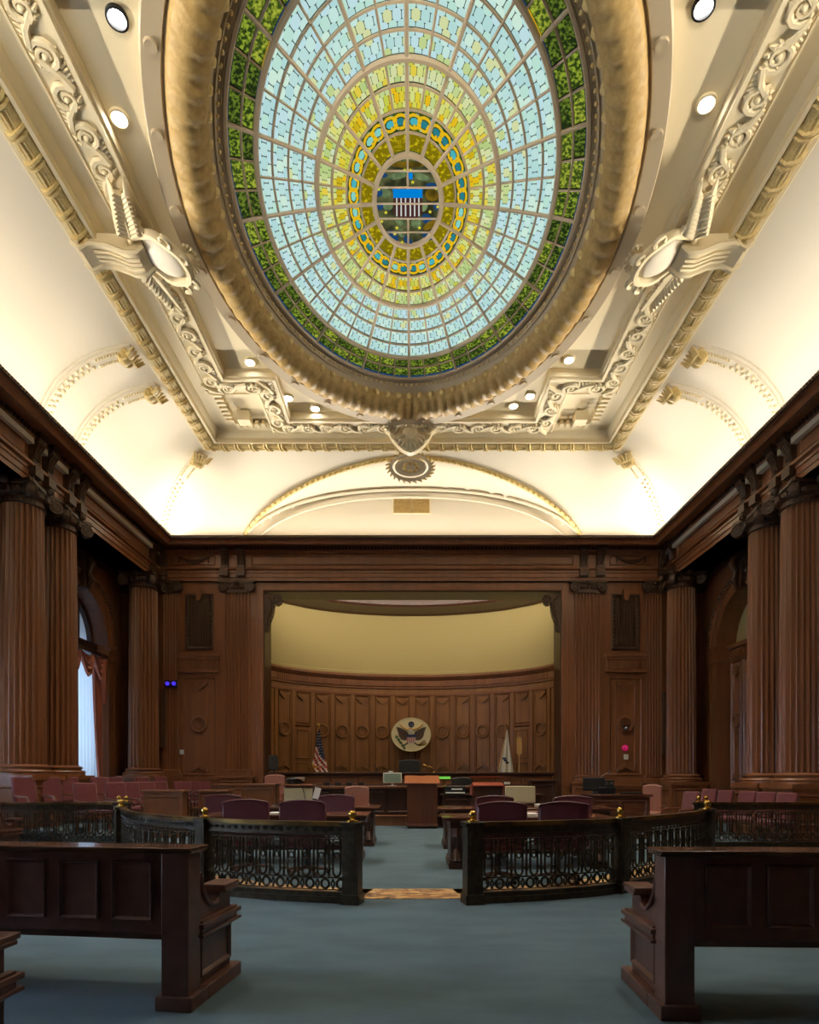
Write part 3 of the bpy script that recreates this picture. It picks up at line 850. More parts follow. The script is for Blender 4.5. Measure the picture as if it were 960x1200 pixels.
b = MB(True); b.m = Matrix.Translation((-2,646,334.5)) @ Matrix.Rotation(math.radians(36),4,'X') @ Matrix.Scale(.82,4)
b.ring((0,0,0), 15, 2.6, 32, 6, 'y', 1.75); b.ring((0,-.5,0), 9.5, 1.8, 28, 6, 'y', 2.0)
b.plate([(19*math.cos(2*PI*i/32), 10*math.sin(2*PI*i/32)) for i in range(32)], -1, 3); b.build('oval_boss', PLAST, t)
g = MB(True); g.m = b.m
for k in range(26):
    a = 2*PI*k/26; g.tube([(28*math.cos(a),-1,15.5*math.sin(a)),(33*math.cos(a+.12),0,19.5*math.sin(a+.12))],[2,.8],5)
for k in range(8):
    a = 2*PI*k/8; g.sphere((9*math.cos(a),-1.6,5*math.sin(a)), 2.4, 7, 5)
g.build('leaf_wreath', GILT, t, smooth=60)

# cartouches that tie the dome ring to the frame
def cartouche(cx, cy, ang, label, sc=1.0):
    t = thing('plaster_cartouche', label, 'cartouche', UP(cx, cy, 350), group='cartouches round the dome')
    M = Matrix.Translation((cx,cy,350)) @ Matrix.Rotation(ang,4,'Z') @ Matrix.Scale(sc,4)
    # local: +y points to the dome, -y to the cove
    b = MB(True); b.m = M
    prof = [(-40,2),(-42,-5),(-37,-9),(-30,-6),(-20,-7),(-8,-12),(0,-12),(4,-8),(2,0)]
    b.xprism(prof, -8, 8)
    for q in (-8.5,8.5): b.tube([(q,y,z) for y,z in prof[1:8]], 1.8, 6)
    for q in (-3.5,0,3.5): b.tube([(q,y,z-.6) for y,z in prof[3:7]], 1, 5)
    for q in (-9,9):
        b.tube([(q, -37+(6-.5*i)*math.sin(i*.7), -4-(6-.5*i)*math.cos(i*.7)) for i in range(10)], 1.4, 5)
    b.build('console_scroll', PLAS2, t, smooth=50)
    b = MB(True); b.m = M @ Matrix.Translation((0,14,-8)) @ Matrix.Rotation(math.radians(-24),4,'X')
    b.sphere((0,0,0), 1, 20, 10, (13,15,4.5)); b.build('oval_shield', PLAST, t, smooth=60)
    g = MB(True); g.m = b.m
    pts = [(16.5*math.cos(2*PI*i/40)*(1+.05*math.cos(6*PI*i/20)), 18.5*math.sin(2*PI*i/40), -.5) for i in range(40)]
    g.tube(pts, 2.8, 6, closed=True)
    for s in (-1,1):
        for (x0,y0,r) in ((17,8,6),(17,-10,6),(9,18,5)):
            g.tube([(s*(x0+(r-.45*i)*math.cos(i*.65)*.8), y0+(r-.45*i)*math.sin(i*.65), -1.5) for i in range(10)], 1.5, 5)
    g.build('scroll_frame', PLAS2, t, smooth=60)
    g = MB(True); g.m = M
    for s in (-1,1):
        for j in range(10):      # palm sprays either side
            q = j/9; bx = s*(12+26*q); by = -2+7*q
            g.tube([(bx,by,-5),(bx+s*5,by+7-2*q,-8),(bx+s*10,by+8-3*q,-3)], [1.8,1.9,.4], 5)
            g.tube([(bx,by,-5),(bx+s*6,by-5+2*q,-8),(bx+s*11,by-6+2*q,-3)], [1.8,1.9,.4], 5)
        g.tube([(s*8,-4,-5),(s*24,0,-6),(s*42,6,-4)], [2,1.6,.6], 6)
    for k in range(9):
        a = PI*k/8; g.tube([(4*math.cos(a),30,-6),(11*math.cos(a),31+6*math.sin(a),-9)], [2.4,1], 5)
    g.sphere((0,31,-8), 4.5, 8, 6)
    g.build('palm_spray', PLAS2, t, smooth=60)
cartouche(-178, 394, -PI/2, 'large plaster cartouche with palm sprays on the left of the dome')
cartouche(178, 394, PI/2, 'large plaster cartouche with palm sprays on the right of the dome')
t = thing('plaster_console', 'plaster leaf console where the dome ring meets the far ceiling frame', 'console', UP(-2, 602, 345))
b = MB(True); b.m = Matrix.Translation((-2,602,352))
b.plate([(-25,1),(-26,-3),(-22,-6),(-19,-12),(-13,-19),(-7,-24),(0,-27),(7,-24),(13,-19),(19,-12),(22,-6),(26,-3),(25,1)], -2, 5)
b.sphere((0,-3,-9), 1, 16, 10, (8,4,9)); b.build('leaf_plaque', PLAS2, t, smooth=50)
g = MB(True); g.m = b.m
for sg in (-1,1):
    for (x0,z0,r) in ((18,-4,6.5),(12,-15,4.5),(5,-22,3.2)):
        g.tube([(sg*(x0+(r-.05*r*i)*math.cos(i*.6)), -3, z0+(r-.05*r*i)*math.sin(i*.6)) for i in range(14)], r*.26, 6)
    for k in range(5):
        a = .3+k*.32; g.tube([(sg*6*math.cos(a),-4,-9-6*math.sin(a)),(sg*12*math.cos(a),-5.5,-9-12*math.sin(a)),(sg*16*math.cos(a),-2,-9-15*math.sin(a))], [1.8,2,.6], 6)
for k in range(7):
    a = PI*k/6; g.tube([(3*math.cos(a),-6,-2),(8*math.cos(a),-6,2+4*math.sin(a))], [2,1], 6)
g.build('scroll_leaves', PLAS2, t, smooth=60)

# ---------------------------------------------------------------- the dome
GX, GY = 110.0, 155.0
dm = thing('stained_glass_dome', 'oval stained glass dome with pale blue, yellow and green border panes', 'stained glass skylight', UP(DX, CD, 365))
b = MB(True)
prof = [(206,360),(206,351.5),(205,350.5),(194,350.5),(193,352.5),(192,352)]
def er(o, h, n=160): return [(DX+(o-54+(8 if o<170 else 8*(o-155)/51*0+8)*0+ (GX-101))*math.cos(2*PI*i/n)*1.0, CD+o*math.sin(2*PI*i/n), h) for i in range(n)]
def RX(o): return 110 + (o-155)*(148-110)/(204-155)
def er(o, h, n=192): return [(DX+RX(o)*math.cos(2*PI*i/n), CD+o*math.sin(2*PI*i/n), h) for i in range(n)]
b.loft([er(o,h) for o,h in prof]); b.build('flat_ring', TAUPE, dm)
b = MB(True); rings = []
N = 384
for j in range(11):
    a = PI*j/10; o = 178.5+13.5*math.cos(a); h = 353-9.5*math.sin(a) + 4*j/10
    ring = []
    for i in range(N):
        th = 2*PI*i/N; m_ = ((1.5 if i % 4 < 2 else -.6) + 1.2*abs(math.sin(i*PI/12)) - .9*(1 if j in (3,7) else 0)) * math.sin(a)**.5 if 0 < j < 10 else 0
        oo = o; hh = h - m_*.9
        ring.append((DX+RX(oo)*math.cos(th), CD+oo*math.sin(th), hh))
    rings.append(ring)
b.loft(rings); b.build('leaf_torus', OCHRE, dm, smooth=60)
b = MB(True)
b.loft([er(o,h) for o,h in ((165,357),(164.5,359),(163,361),(162,361),(161.5,360),(160.5,362),(160,364),(158,364),(157.5,363),(156.5,364),(154.5,366),(154.5,368))])
b.build('inner_cove', TAUPE, dm)
b = MB(True)
for i in range(150):
    th = 2*PI*i/150; b.sphere((DX+RX(159.5)*math.cos(th), CD+159.5*math.sin(th), 361.6), 1.1, 5, 4)
for i in range(72):
    th = 2*PI*i/72; b.sphere((DX+RX(166.2)*math.cos(th), CD+166.2*math.sin(th), 355.5), 3.0, 7, 5)
b.build('bead_moulding', GILT, dm, smooth=60, kind='stuff')
for i in range(28):
    th = 2*PI*(i+.5)/28; g = MB(True); g.lathe([(0.1,349.4),(3,349.2),(3.4,350.5)], DX+RX(199.5)*math.cos(th), CD+199.5*math.sin(th), 12); g.build('disc_boss', TAUPE, dm)
# glazing: rho, theta -> point on the shallow bowl
def gp(rho, th, dz=0): return (DX+GX*rho*math.sin(th), CD+GY*rho*math.cos(th), 365+12*(1-rho*rho)+dz)
b = MB(True)
b.loft([[gp(r, 2*PI*i/96, 1.2) for i in range(96)] for r in (.01,.2,.4,.6,.8,1.0)]); b.build('lead_net', LEAD, dm)
EG = .95
GL = {}
def gm(name, c, st=1.0, **k):
    GL[name] = emit('glass_'+name, srgb(*c), EG*st, **k); return GL[name]
AQ = [gm('aqua%d'%i, c) for i, c in enumerate(((184,218,214),(176,214,210),(192,224,216),(186,218,222),(182,220,206),(200,228,212),(174,212,212)))]
MI = [gm('mint%d'%i, c) for i, c in enumerate(((206,214,160),(188,206,140),(214,212,120),(178,200,130),(200,216,180),(218,198,70)))]
YE = [gm('yellow%d'%i, c) for i, c in enumerate(((214,196,58),(204,202,88),(222,182,30),(190,196,74),(206,212,128),(196,170,30)))]
YT = gm('yellow_texture', (206,186,26), col2=srgb(120,106,10), scale=16, mid=.4, width=.08)
DKG = gm('deep_green', (38,52,24), col2=srgb(70,86,28), scale=3)
TEAL = [gm('teal%d'%i, c) for i, c in enumerate(((70,170,180),(40,120,130),(130,200,190)))]
GOLD = gm('gold', (220,178,24))
GRN = [gm('green%d'%i, c, col2=srgb(*c2), scale=22, mid=.54, width=.1) for i, (c, c2) in enumerate((((40,58,20),(140,160,50)),((30,44,18),(104,124,40)),((52,72,24),(160,172,56))))]
BLU = gm('blue', (24,62,104)); BLU2 = gm('bright_blue', (0,118,196), 1.1); OLD = gm('olive_dark', (44,46,30), col2=srgb(88,92,56), scale=3.5, mid=.52, width=.1)
PALEG = gm('pale_green', (118,140,96), col2=srgb(60,72,48), scale=5); STRW = gm('stripe_white', (200,206,200)); MAR = gm('maroon', (70,40,38)); STAR = gm('star_yellow', (214,206,60)); AMB = gm('amber', (120,96,20), col2=srgb(60,50,16), scale=4)
def ringcells(name, r0, r1, nsec, cols, rows, mats, shrink=.9, elong=True):
    b = MB(True); T = 2*PI/nsec
    for sct in range(nsec):
        for r in range(-1, rows+2):
            for c in range(-1, cols+1):
                cx = c+.5+(.5 if r % 2 else 0); cy = (r+.0)*.92+.1
                hexp = []
                for (hx, hy) in ((-.5,.30),(-.36,.46),(-.12,.6),(.12,.6),(.36,.46),(.5,.30),(.5,-.30),(.36,-.46),(.12,-.6),(-.12,-.6),(-.36,-.46),(-.5,-.30)):
                    x = cx+hx*.93; y = cy+hy*.90
                    hexp.append((min(max(x,.05),cols-.05), min(max(y,.04),rows-.04)))
                xs = [p[0] for p in hexp]; ys = [p[1] for p in hexp]
                if max(xs)-min(xs) < .12 or max(ys)-min(ys) < .12: continue
                b.cur = random.randrange(len(mats))
                b.add([gp(r0+(r1-r0)*y/rows, T*(sct+x/cols)) for x, y in hexp], [tuple(range(len(hexp)))])
    return b.build(name, mats, dm, smooth=0)
def mixm(a, b, k): return (a+b)[:]
ringcells('hexagonal_panes', .775, .845, 32, 3, 2, AQ); ringcells('hexagonal_panes', .69, .765, 32, 3, 2, AQ)
ringcells('hexagonal_panes', .615, .682, 32, 3, 2, AQ+AQ[:3]+MI[:1]); ringcells('hexagonal_panes', .54, .607, 32, 3, 2, AQ[:4]+MI[:2])
ringcells('hexagonal_panes', .452, .522, 32, 3, 2, MI+MI[:5]+YE[3:5]); ringcells('hexagonal_panes', .366, .44, 32, 3, 2, YE+MI[:3])
def cells(b, r0, r1, nsec, pad, ci):
    for k in range(nsec):
        a0 = 2*PI*(k+pad)/nsec; a1 = 2*PI*(k+1-pad)/nsec; b.cur = ci[k % len(ci)]
        m = 4
        b.loft([[gp(r, a0+(a1-a0)*i/m) for i in range(m+1)] for r in (r0, r1)], cu=False)
b = MB(True); cells(b, .213, .278, 16, .05, [0]); b.build('yellow_panes', [YT], dm, smooth=0)
b = MB(True); cells(b, .205,.285,16,.02,[0]); cells(b, .285,.36,16,.02,[0])
b.v = [p+Vector((0,0,.5)) for p in b.v]; b.build('green_ground_panes', [DKG], dm, smooth=0)
b = MB(True)
for k in range(16):
    for q in (.28,.72):
        th = 2*PI*(k+q)/16; rc = .322
        def loc(dx, dy): return gp(rc+dy/155, th+dx/(rc*130), -.4)
        b.cur = 0
        o = [loc(5.6*math.cos(2*PI*i/14), 4.6*math.sin(2*PI*i/14)) for i in range(14)]; n_ = [loc(3.8*math.cos(2*PI*i/14), 2.8*math.sin(2*PI*i/14)) for i in range(14)]
        b.loft([o, n_])
        b.cur = 1+random.randrange(3); b.add([loc(2.9*math.cos(2*PI*i/7), 2.3*math.sin(2*PI*i/7)) for i in range(7)], [tuple(range(7))])
        for s in (-1,1):
            b.cur = 1+random.randrange(3); b.add([loc(s*5.5+1.3*math.cos(2*PI*i/5), s*3.6+1.1*math.sin(2*PI*i/5)) for i in range(5)], [tuple(range(5))])
        b.cur = 0; b.add([loc(6.6+1.2*math.cos(2*PI*i/6), -1+2.4*math.sin(2*PI*i/6)) for i in range(6)], [tuple(range(6))])
b.build('ornate_panes', [GOLD]+TEAL, dm, smooth=0)
b = MB(True)
cells(b, .868, .918, 48, .06, [0,1,2,1,0,2,2,1]); cells(b, .93, .982, 48, .06, [1,2,0,1,1,0,2]); cells(b, .856, .866, 48, .04, [3,3,4,3]); cells(b, .984, .996, 48, .04, [3])
b.build('border_panes', GRN+[BLU, GOLD], dm, smooth=0)
# central medallion
b = MB(True); b.loft([[gp(.195*k/6, 2*PI*i/48, .8) for i in range(48)] for k in (.1,2,4,6)]); b.build('medallion_ground', OLD, dm, smooth=0)
def medp(px, py):                       # crop coordinates of the medallion drawing -> ceiling point
    X = (px-400)/8.57; Y = 176+(py-140)/8.57
    d = 700*376.6/(910-Y); return (DX+X*d/700, d, 375.9)
b = MB(True)
def mpoly(pts, ci, dz=0):
    b.cur = ci; b.add([tuple(Vector(medp(*p))-Vector((0,0,dz))) for p in pts], [tuple(range(len(pts)))])
def blob(cx, cy, rx, ry, ci, dz=0, n=12, rot=0): mpoly([(cx+rx*math.cos(2*PI*i/n)*math.cos(rot)-ry*math.sin(2*PI*i/n)*math.sin(rot), cy+rx*math.cos(2*PI*i/n)*math.sin(rot)+ry*math.sin(2*PI*i/n)*math.cos(rot)) for i in range(n)], ci, dz)
MM = [BLU2, STRW, MAR, STAR, PALEG, BLU, AMB]
for k in range(9):
    x = 215+k*46; mpoly([(x,240),(x+28,240),(x+(400-x-14)*.28+22,165),(x+(400-x-14)*.28+6,165)], 4)
blob(400,270,190,34,6,.1); blob(300,385,110,34,4,.1,rot=-.2); blob(520,390,110,36,4,.1,rot=.3); blob(175,560,60,50,4,.05); blob(640,580,70,60,6,.05,rot=.5)
for q in ((150,380,50,24),(560,250,60,20),(120,690,40,40),(690,700,40,30),(590,820,60,46),(250,990,70,36),(600,1000,60,30),(640,480,60,26),(110,560,36,40),(400,1040,60,30),(540,230,60,40),(250,230,50,30)): blob(*q, 5, .08, rot=random.random())
for q in ((320,840,60,40),(560,700,50,34),(200,690,50,44),(480,860,50,50),(330,960,50,30)): blob(*q, 4, .12, rot=random.random()*3)
blob(620,880,80,36,6,.15,rot=-.6)
mpoly([(255,600),(545,600),(545,760),(500,800),(400,820),(300,800),(255,760)], 2, .3)
for x in (288,332,376,424,467,510): mpoly([(x-6,600),(x+6,600),(x+7,785),(x-7,785)], 1, .5)
mpoly([(248,510),(548,510),(545,600),(255,600)], 0, .6); mpoly([(408,345),(450,345),(450,412),(410,412)], 0, .6)
def star(cx, cy, r, f):
    f([(cx+(r if i%2==0 else r*.42)*math.sin(PI*i/5), cy-(r if i%2==0 else r*.42)*math.cos(PI*i/5)) for i in range(10)])
for sx_, sy_ in ((450,440),(178,745),(622,738),(287,900),(514,900),(338,1046),(265,960),(136,835),(700,688),(370,318),(430,318),(108,512),(684,502)): star(sx_, sy_, 22, lambda p: mpoly(p, 3, .7))
b.build('medallion_glass', MM, dm, smooth=0)
# glazing bars
b = MB(True)
for r, w in ((.2,1.7),(.531,1.7),(.852,1.7),(1.0,1.6)): b.tube([gp(r, 2*PI*i/96, -1) for i in range(96)], w, 6, closed=True)
for r in (.2825,.363,.446,.611,.6865,.77,.924): b.tube([gp(r, 2*PI*i/96, -.6) for i in range(96)], .75, 5, closed=True)
b.build('ring_bars', BARM, dm)
b = MB(True)
for k in range(16): b.tube([gp(.2+.8*i/8, 2*PI*k/16, -1) for i in range(9)], 1.15, 6)
for k in range(16): b.tube([gp(.363+.49*i/6, 2*PI*(k+.5)/16, -.6) for i in range(7)], .7, 5)
for k in range(48):
    if k % 3: b.tube([gp(.852+.148*i/2, 2*PI*k/48, -.6) for i in range(3)], .6, 5)
b.tube([gp(.2,0,-.6), gp(0,0,-.6), gp(.2,PI,-.6)], .7, 6)
for yy in (198,217.5,236.5,254,270):
    d = 700*376.6/(910-yy); v = (d-CD)/GY; hw = math.sqrt(max(0,.2**2-v*v))*GX; b.tube([(DX-hw,d,375.4),(DX+hw,d,375.4)], .55, 5)
b.build('radial_bars', BARM, dm)

# ceiling downlights
dl = [(-141,518),(-118,567),(-95,583),(111,564),(98,579),(135,515),(-140,283),(-160,326),(157,319),(136,279)]
names = ['left panel by the ring, first of a row of three','left panel, middle of a row of three','left panel, nearest the far cartouche','right panel, middle of a row of three','right panel, nearest the far cartouche','right panel by the ring, first of a row of three','near left panel with a dark rim','near left panel beside the scroll band','near right panel beside the scroll band','near right panel with a dark rim']
for (x, d), nm in zip(dl, names):
    t = thing('recessed_downlight', 'bright recessed downlight in the ' + nm, 'downlight', UP(x, d, 360), group='recessed ceiling downlights')
    b = MB(True); b.lathe([(5.2,360),(5.2,358.6),(4.2,358.4),(3.6,359.6),(3.4,361)], x, d, 24); b.build('trim_ring', PLAS2 if d > 300 else BLKP, t)
    b = MB(True); b.lathe([(.05,359.2),(3.6,359.4)], x, d, 20); b.build('lamp_lens', LAMP, t)
    l = bpy.data.lights.new('downlight_beam', 'SPOT'); l.energy = 420; l.spot_size = math.radians(95); l.spot_blend = .8; l.shadow_soft_size = .12; l.color = (1,.9,.76)
    o = bpy.data.objects.new('downlight_beam', l); C.objects.link(o); o.location = UP(x, d, 356.5)

# ---------------------------------------------------------------- apse behind the judge
ap = struct('wall_apse')
AA, AB, AY = 200, 126, 764
def apt(phi): return (AA*math.cos(phi), AY+AB*math.sin(phi))
NP = 96
path = [apt(PI-PI*i/NP) for i in range(NP+1)]    # left to right seen from the room
# left normal of this path points outward, so offsets are negative to come inward
b = MB(True); b.sweep(path, [(0,FL),(0,130)]); b.build('wainscot_field', WOODA, ap, smooth=30)
b = MB(True); b.sweep(path, [(0,130),(-2,130.5),(-2,133),(-3,133.5),(-3,142),(-4.5,143),(-6,145),(-8,147),(-8,150),(-5,150.5),(0,151)]); b.sweep(path, [(0,120),(-1.2,120.4),(-1.2,124),(0,124.5)]); b.build('wainscot_cornice', WOOD, ap, smooth=30)
b = MB(True); b.sweep(path, [(0,151),(-1.6,151.5),(-1.6,155),(0,156),(0,241),]); b.build('plaster_drum', APSEC, ap, smooth=30)
b = MB(True); b.sweep(path, [(0,262),(0,241)]); b.sweep(path, [(0,240),(-3,238.6),(-6,240),(-9,240.5),(-40,241),(-42,243),(-44,243),(-45,250)]); b.build('ceiling_ring', WOODD, ap, smooth=30)
# arc length table
arc = [0]; fine = [apt(PI-PI*i/2000) for i in range(2001)]
for i in range(2000): arc.append(arc[-1]+math.hypot(fine[i+1][0]-fine[i][0], fine[i+1][1]-fine[i][1]))
def at_arc(sv):
    tgt = arc[-1]/2+sv; i = min(range(2001), key=lambda k: abs(arc[k]-tgt)); i = max(1,min(1999,i))
    p = fine[i]; tx, ty = fine[i+1][0]-fine[i-1][0], fine[i+1][1]-fine[i-1][1]
    return p, math.atan2(ty, tx)
den = MB(True)
for k in range(-52,53):
    p, a = at_arc(k*4.0); den.m = face(p[0],p[1],0,a); den.box(-1.1,1.1,-4,-2.8,134,141.5)
den.build('fluted_frieze', WOOD, ap)
PW = 30.0
for k in range(-7,7):
    c = (k+.5)*PW; p, a = at_arc(c); b = MB(True); b.m = face(p[0],p[1],0,a)
    door = k in (-6,5)
    if not door:
        b.frame(-10.5,10.5,-20,119,0,1.6,1.6)
        chevron(b, 0, 0, 110, 9, 8, 1); chevron(b, 0, 0, 18, 9, 8, -1)
        b.ring((0,-1.2,66), 8.6, 1.9, 24, 6); b.ring((0,-.8,66), 5.2, .9, 20, 5)
        b.build('wall_panel', WOODA, ap)
    else:
        b.frame(-12,12,76,119,0,1.6,1.6); chevron(b, 0, 0, 110, 9, 8, 1); b.build('wall_panel', WOODA, ap)
        w = struct('door_%d' % (4 if k < 0 else 5)); q = MB(True); q.m = b.m
        q.box(-12.5,12.5,-1.6,.4,-30,70); q.build('door_leaf', WOODA, w)
        q = MB(True); q.m = b.m; q.frame(-14.5,14.5,-30,73,0,3,2.6); q.build('door_frame', WOOD, w)
        q = MB(True); q.m = b.m; q.frame(-9.5,9.5,26,66,-1.6,1.6,1.2); q.frame(-9.5,9.5,-20,20,-1.6,1.6,1.2); q.build('door_panel', WOODA, w)
        q = MB(True); q.m = b.m; s = -1 if k > 0 else 1; q.sphere((s*9,-4,12),1.5,8,6); q.tube([(s*9,-1.5,12),(s*9,-4,12)],.8,6); q.build('door_handle', BRASS, w)
b = MB(True)
for k in range(-7,8):
    p, a = at_arc(k*PW); b.m = face(p[0],p[1],0,a); b.box(-2.6,2.6,-1.8,.2,-30,120)
b.build('wall_stiles', WOODA, ap)
# apse ceiling, floor dais
b = MB(True); b.box(-205,205,WD,905,FL,FL+16); b.build('floor_dais', CARPET, kind='structure', smooth=0)
ac = struct('ceiling_apse'); b = MB(True); b.box(-215,215,760,905,252,256); b.build('ceiling_field', APSEC, ac, smooth=0)
b = MB(True)
for rr, h in ((1,251.5),(.97,249.6),(.9,249.8),(.88,251.6)): pass
b.loft([[(110*rr*math.cos(2*PI*i/64), 800+34*rr*math.sin(2*PI*i/64), h) for i in range(64)] for rr, h in ((1,252),(.99,249.6),(.93,249.4),(.9,252))]); b.build('oval_moulding', APSEC, ac)

# ================================================================= FURNITURE (metres)
def bx(name, m, parent, boxes, bevel=.006, label=None):
    b = MB()
    for q in boxes: b.box(*q)
    return b.build(name, m, parent, world=False, bevel=bevel, label=label)

# ---- railing of the well
def arc_path(pts, n=14):
    out = []
    P = [Vector(p) for p in pts]
    for i in range(len(P)-1):
        p0 = P[i-1] if i else P[i]*2-P[i+1]; p1, p2 = P[i], P[i+1]; p3 = P[i+2] if i+2 < len(P) else P[i+1]*2-P[i]
        for k in range(n):
            t = k/n; out.append(.5*((2*p1)+(-p0+p2)*t+(2*p0-5*p1+4*p2-p3)*t*t+(-p0+3*p1-3*p2+p3)*t**3))
    out.append(P[-1]); return out
RH = .90
class Track:
    def __init__(s, pts): s.p = pts; s.c = [0]; [s.c.append(s.c[-1]+(pts[i+1]-pts[i]).length) for i in range(len(pts)-1)]; s.L = s.c[-1]
    def at(s, t, z, off=0):
        t = max(0, min(s.L, t)); i = 0
        while i < len(s.p)-2 and s.c[i+1] < t: i += 1
        d = s.p[i+1]-s.p[i]; q = (t-s.c[i])/max(1e-6,d.length); p = s.p[i]+d*q; d = d.normalized()
        return (p.x-d.y*off, p.y+d.x*off, z)
def post(t, x, y, a, finials=1, w=.16):
    b = MB(); b.m = Matrix.Translation((x,y,0)) @ Matrix.Rotation(a,4,'Z')
    W = w*(1.7 if finials == 2 else 1)/2; D = w/2
    b.box(-W,W,-D,D,0,RH-.03); b.box(-W-.02,W+.02,-D-.02,D+.02,0,.11); b.box(-W-.02,W+.02,-D-.02,D+.02,RH-.05,RH)
    b.box(-W+.03,W-.03,-D-.008,-D,.16,RH-.1); b.box(-W+.03,W-.03,D,D+.008,.16,RH-.1)
    P = b.build('post', IRON, t, world=True, bevel=.006)
    for k in range(finials):
        f = MB(); ox = 0 if finials == 1 else (-.075+.15*k)
        f.m = Matrix.Translation((x,y,RH)) @ Matrix.Rotation(a,4,'Z') @ Matrix.Translation((ox,0,0))
        f.lathe([(.07,0),(.07,.012),(.03,.022),(.022,.035),(.03,.042)]+[(.044*math.sin(q*PI/10), .083-.044*math.cos(q*PI/10)) for q in range(3,11)], 0, 0, 18)
        f.build('finial', BRASS, P, world=False)      # parent carries world coordinates relative to the thing
        f = P.children[-1]
        f.location = -Vector(t['_w'])
def panel(t, tr, t0, t1, fine=True):
    b = MB()
    def band(z0, z1, w, bb=b, name=None):
        n = max(2, int((t1-t0)/.12))
        rings = []
        for i in range(n+1):
            q = t0+(t1-t0)*i/n; rings.append([tr.at(q,z0,-w),tr.at(q,z0,w),tr.at(q,z1,w),tr.at(q,z1,-w)])
        bb.loft(rings, cap=True)
    band(RH-.03, RH, .045); band(RH-.05, RH-.03, .032); b.build('handrail', BRASSR, t)
    b = MB(); band(.0,.07,.055,b); band(.07,.12,.04,b); b.build('base_rail', IRON, t, bevel=.004)
    b = MB(); band(RH-.13,RH-.05,.012,b); band(RH-.15,RH-.13,.022,b); band(RH-.2,RH-.19,.014,b); band(.27,.285,.016,b); band(.135,.145,.012,b)
    L = t1-t0; n = max(2, round(L/.1))
    for i in range(n):       # running scroll under the handrail
        c = t0+(i+.5)*L/n; b.tube([tr.at(c+.03*math.cos(a*.7)*(1-a/14), RH-.09+.028*math.sin(a*.7)*(1-a/14), .016) for a in range(12)], .009, 4)
        b.tube([tr.at(c-.045,RH-.188,0), tr.at(c-.02,RH-.165,0), tr.at(c+.02,RH-.18,0), tr.at(c+.05,RH-.155,0)], .010, 4)
    b.build('scroll_frieze', IRON, t)
    b = MB()
    n = max(2, round(L/.09))
    for i in range(n):       # circles and blocks along the foot
        c = t0+(i+.5)*L/n
        if i % 2 == 0: b.tube([tr.at(c+.046*math.cos(2*PI*k/14), .207+.05*math.sin(2*PI*k/14), 0) for k in range(14)], .0145, 6, closed=True)
        else:
            b.tube([tr.at(c+.024*math.cos(2*PI*k/4+PI/4), .207+.028*math.sin(2*PI*k/4+PI/4), 0) for k in range(4)], .013, 5, closed=True)
            for z in (.15,.26): b.tube([tr.at(c,z,0), tr.at(c,z+(.03 if z<.2 else -.03),0)], .013, 4)
    b.build('ring_band', IRON, t)
    n = max(1, round(L/.19)); w = L/n
    for i in range(n):
        c = t0+(i+.5)*w; r = w*.24; b = MB()
        zt = RH-.2; zb = .29+r*1.3
        pts = [tr.at(c-r,zt,0)]+[tr.at(c-r*math.cos(PI*k/8), zb-r*1.3*math.sin(PI*k/8), 0) for k in range(9)]+[tr.at(c+r,zt,0)]
        b.tube(pts, .0135, 6)
        b.tube([tr.at(c+.028*math.cos(2*PI*k/12), .52+.034*math.sin(2*PI*k/12), 0) for k in range(12)], .011, 5, closed=True)
        b.tube([tr.at(c-r*math.cos(PI*k/6), zt-.02+r*.8*math.sin(PI*k/6)-.04, 0) for k in range(7)], .011, 5)
        b.build('loop_baluster', IRON, t)
        b = MB(); x = c+w*.5
        if i < n-1:
            b.tube([tr.at(x-.0,zt,0), tr.at(x,.285,0)], .0135, 6)
            for z in (.36,.66): b.sphere(tr.at(x,z,0), .024, 8, 5)
            b.tube([tr.at(x-w*.24,.38,0), tr.at(x+w*.24,.38,0)], .009, 5); b.tube([tr.at(x-w*.24,.66,0), tr.at(x+w*.24,.66,0)], .009, 5)
            b.build('bar_baluster', IRON, t)
BRASSR = mat('worn_bronze_handrail', srgb(150,118,66), .3, metal=.9, col2=srgb(92,76,56), scale=(3,3,3))
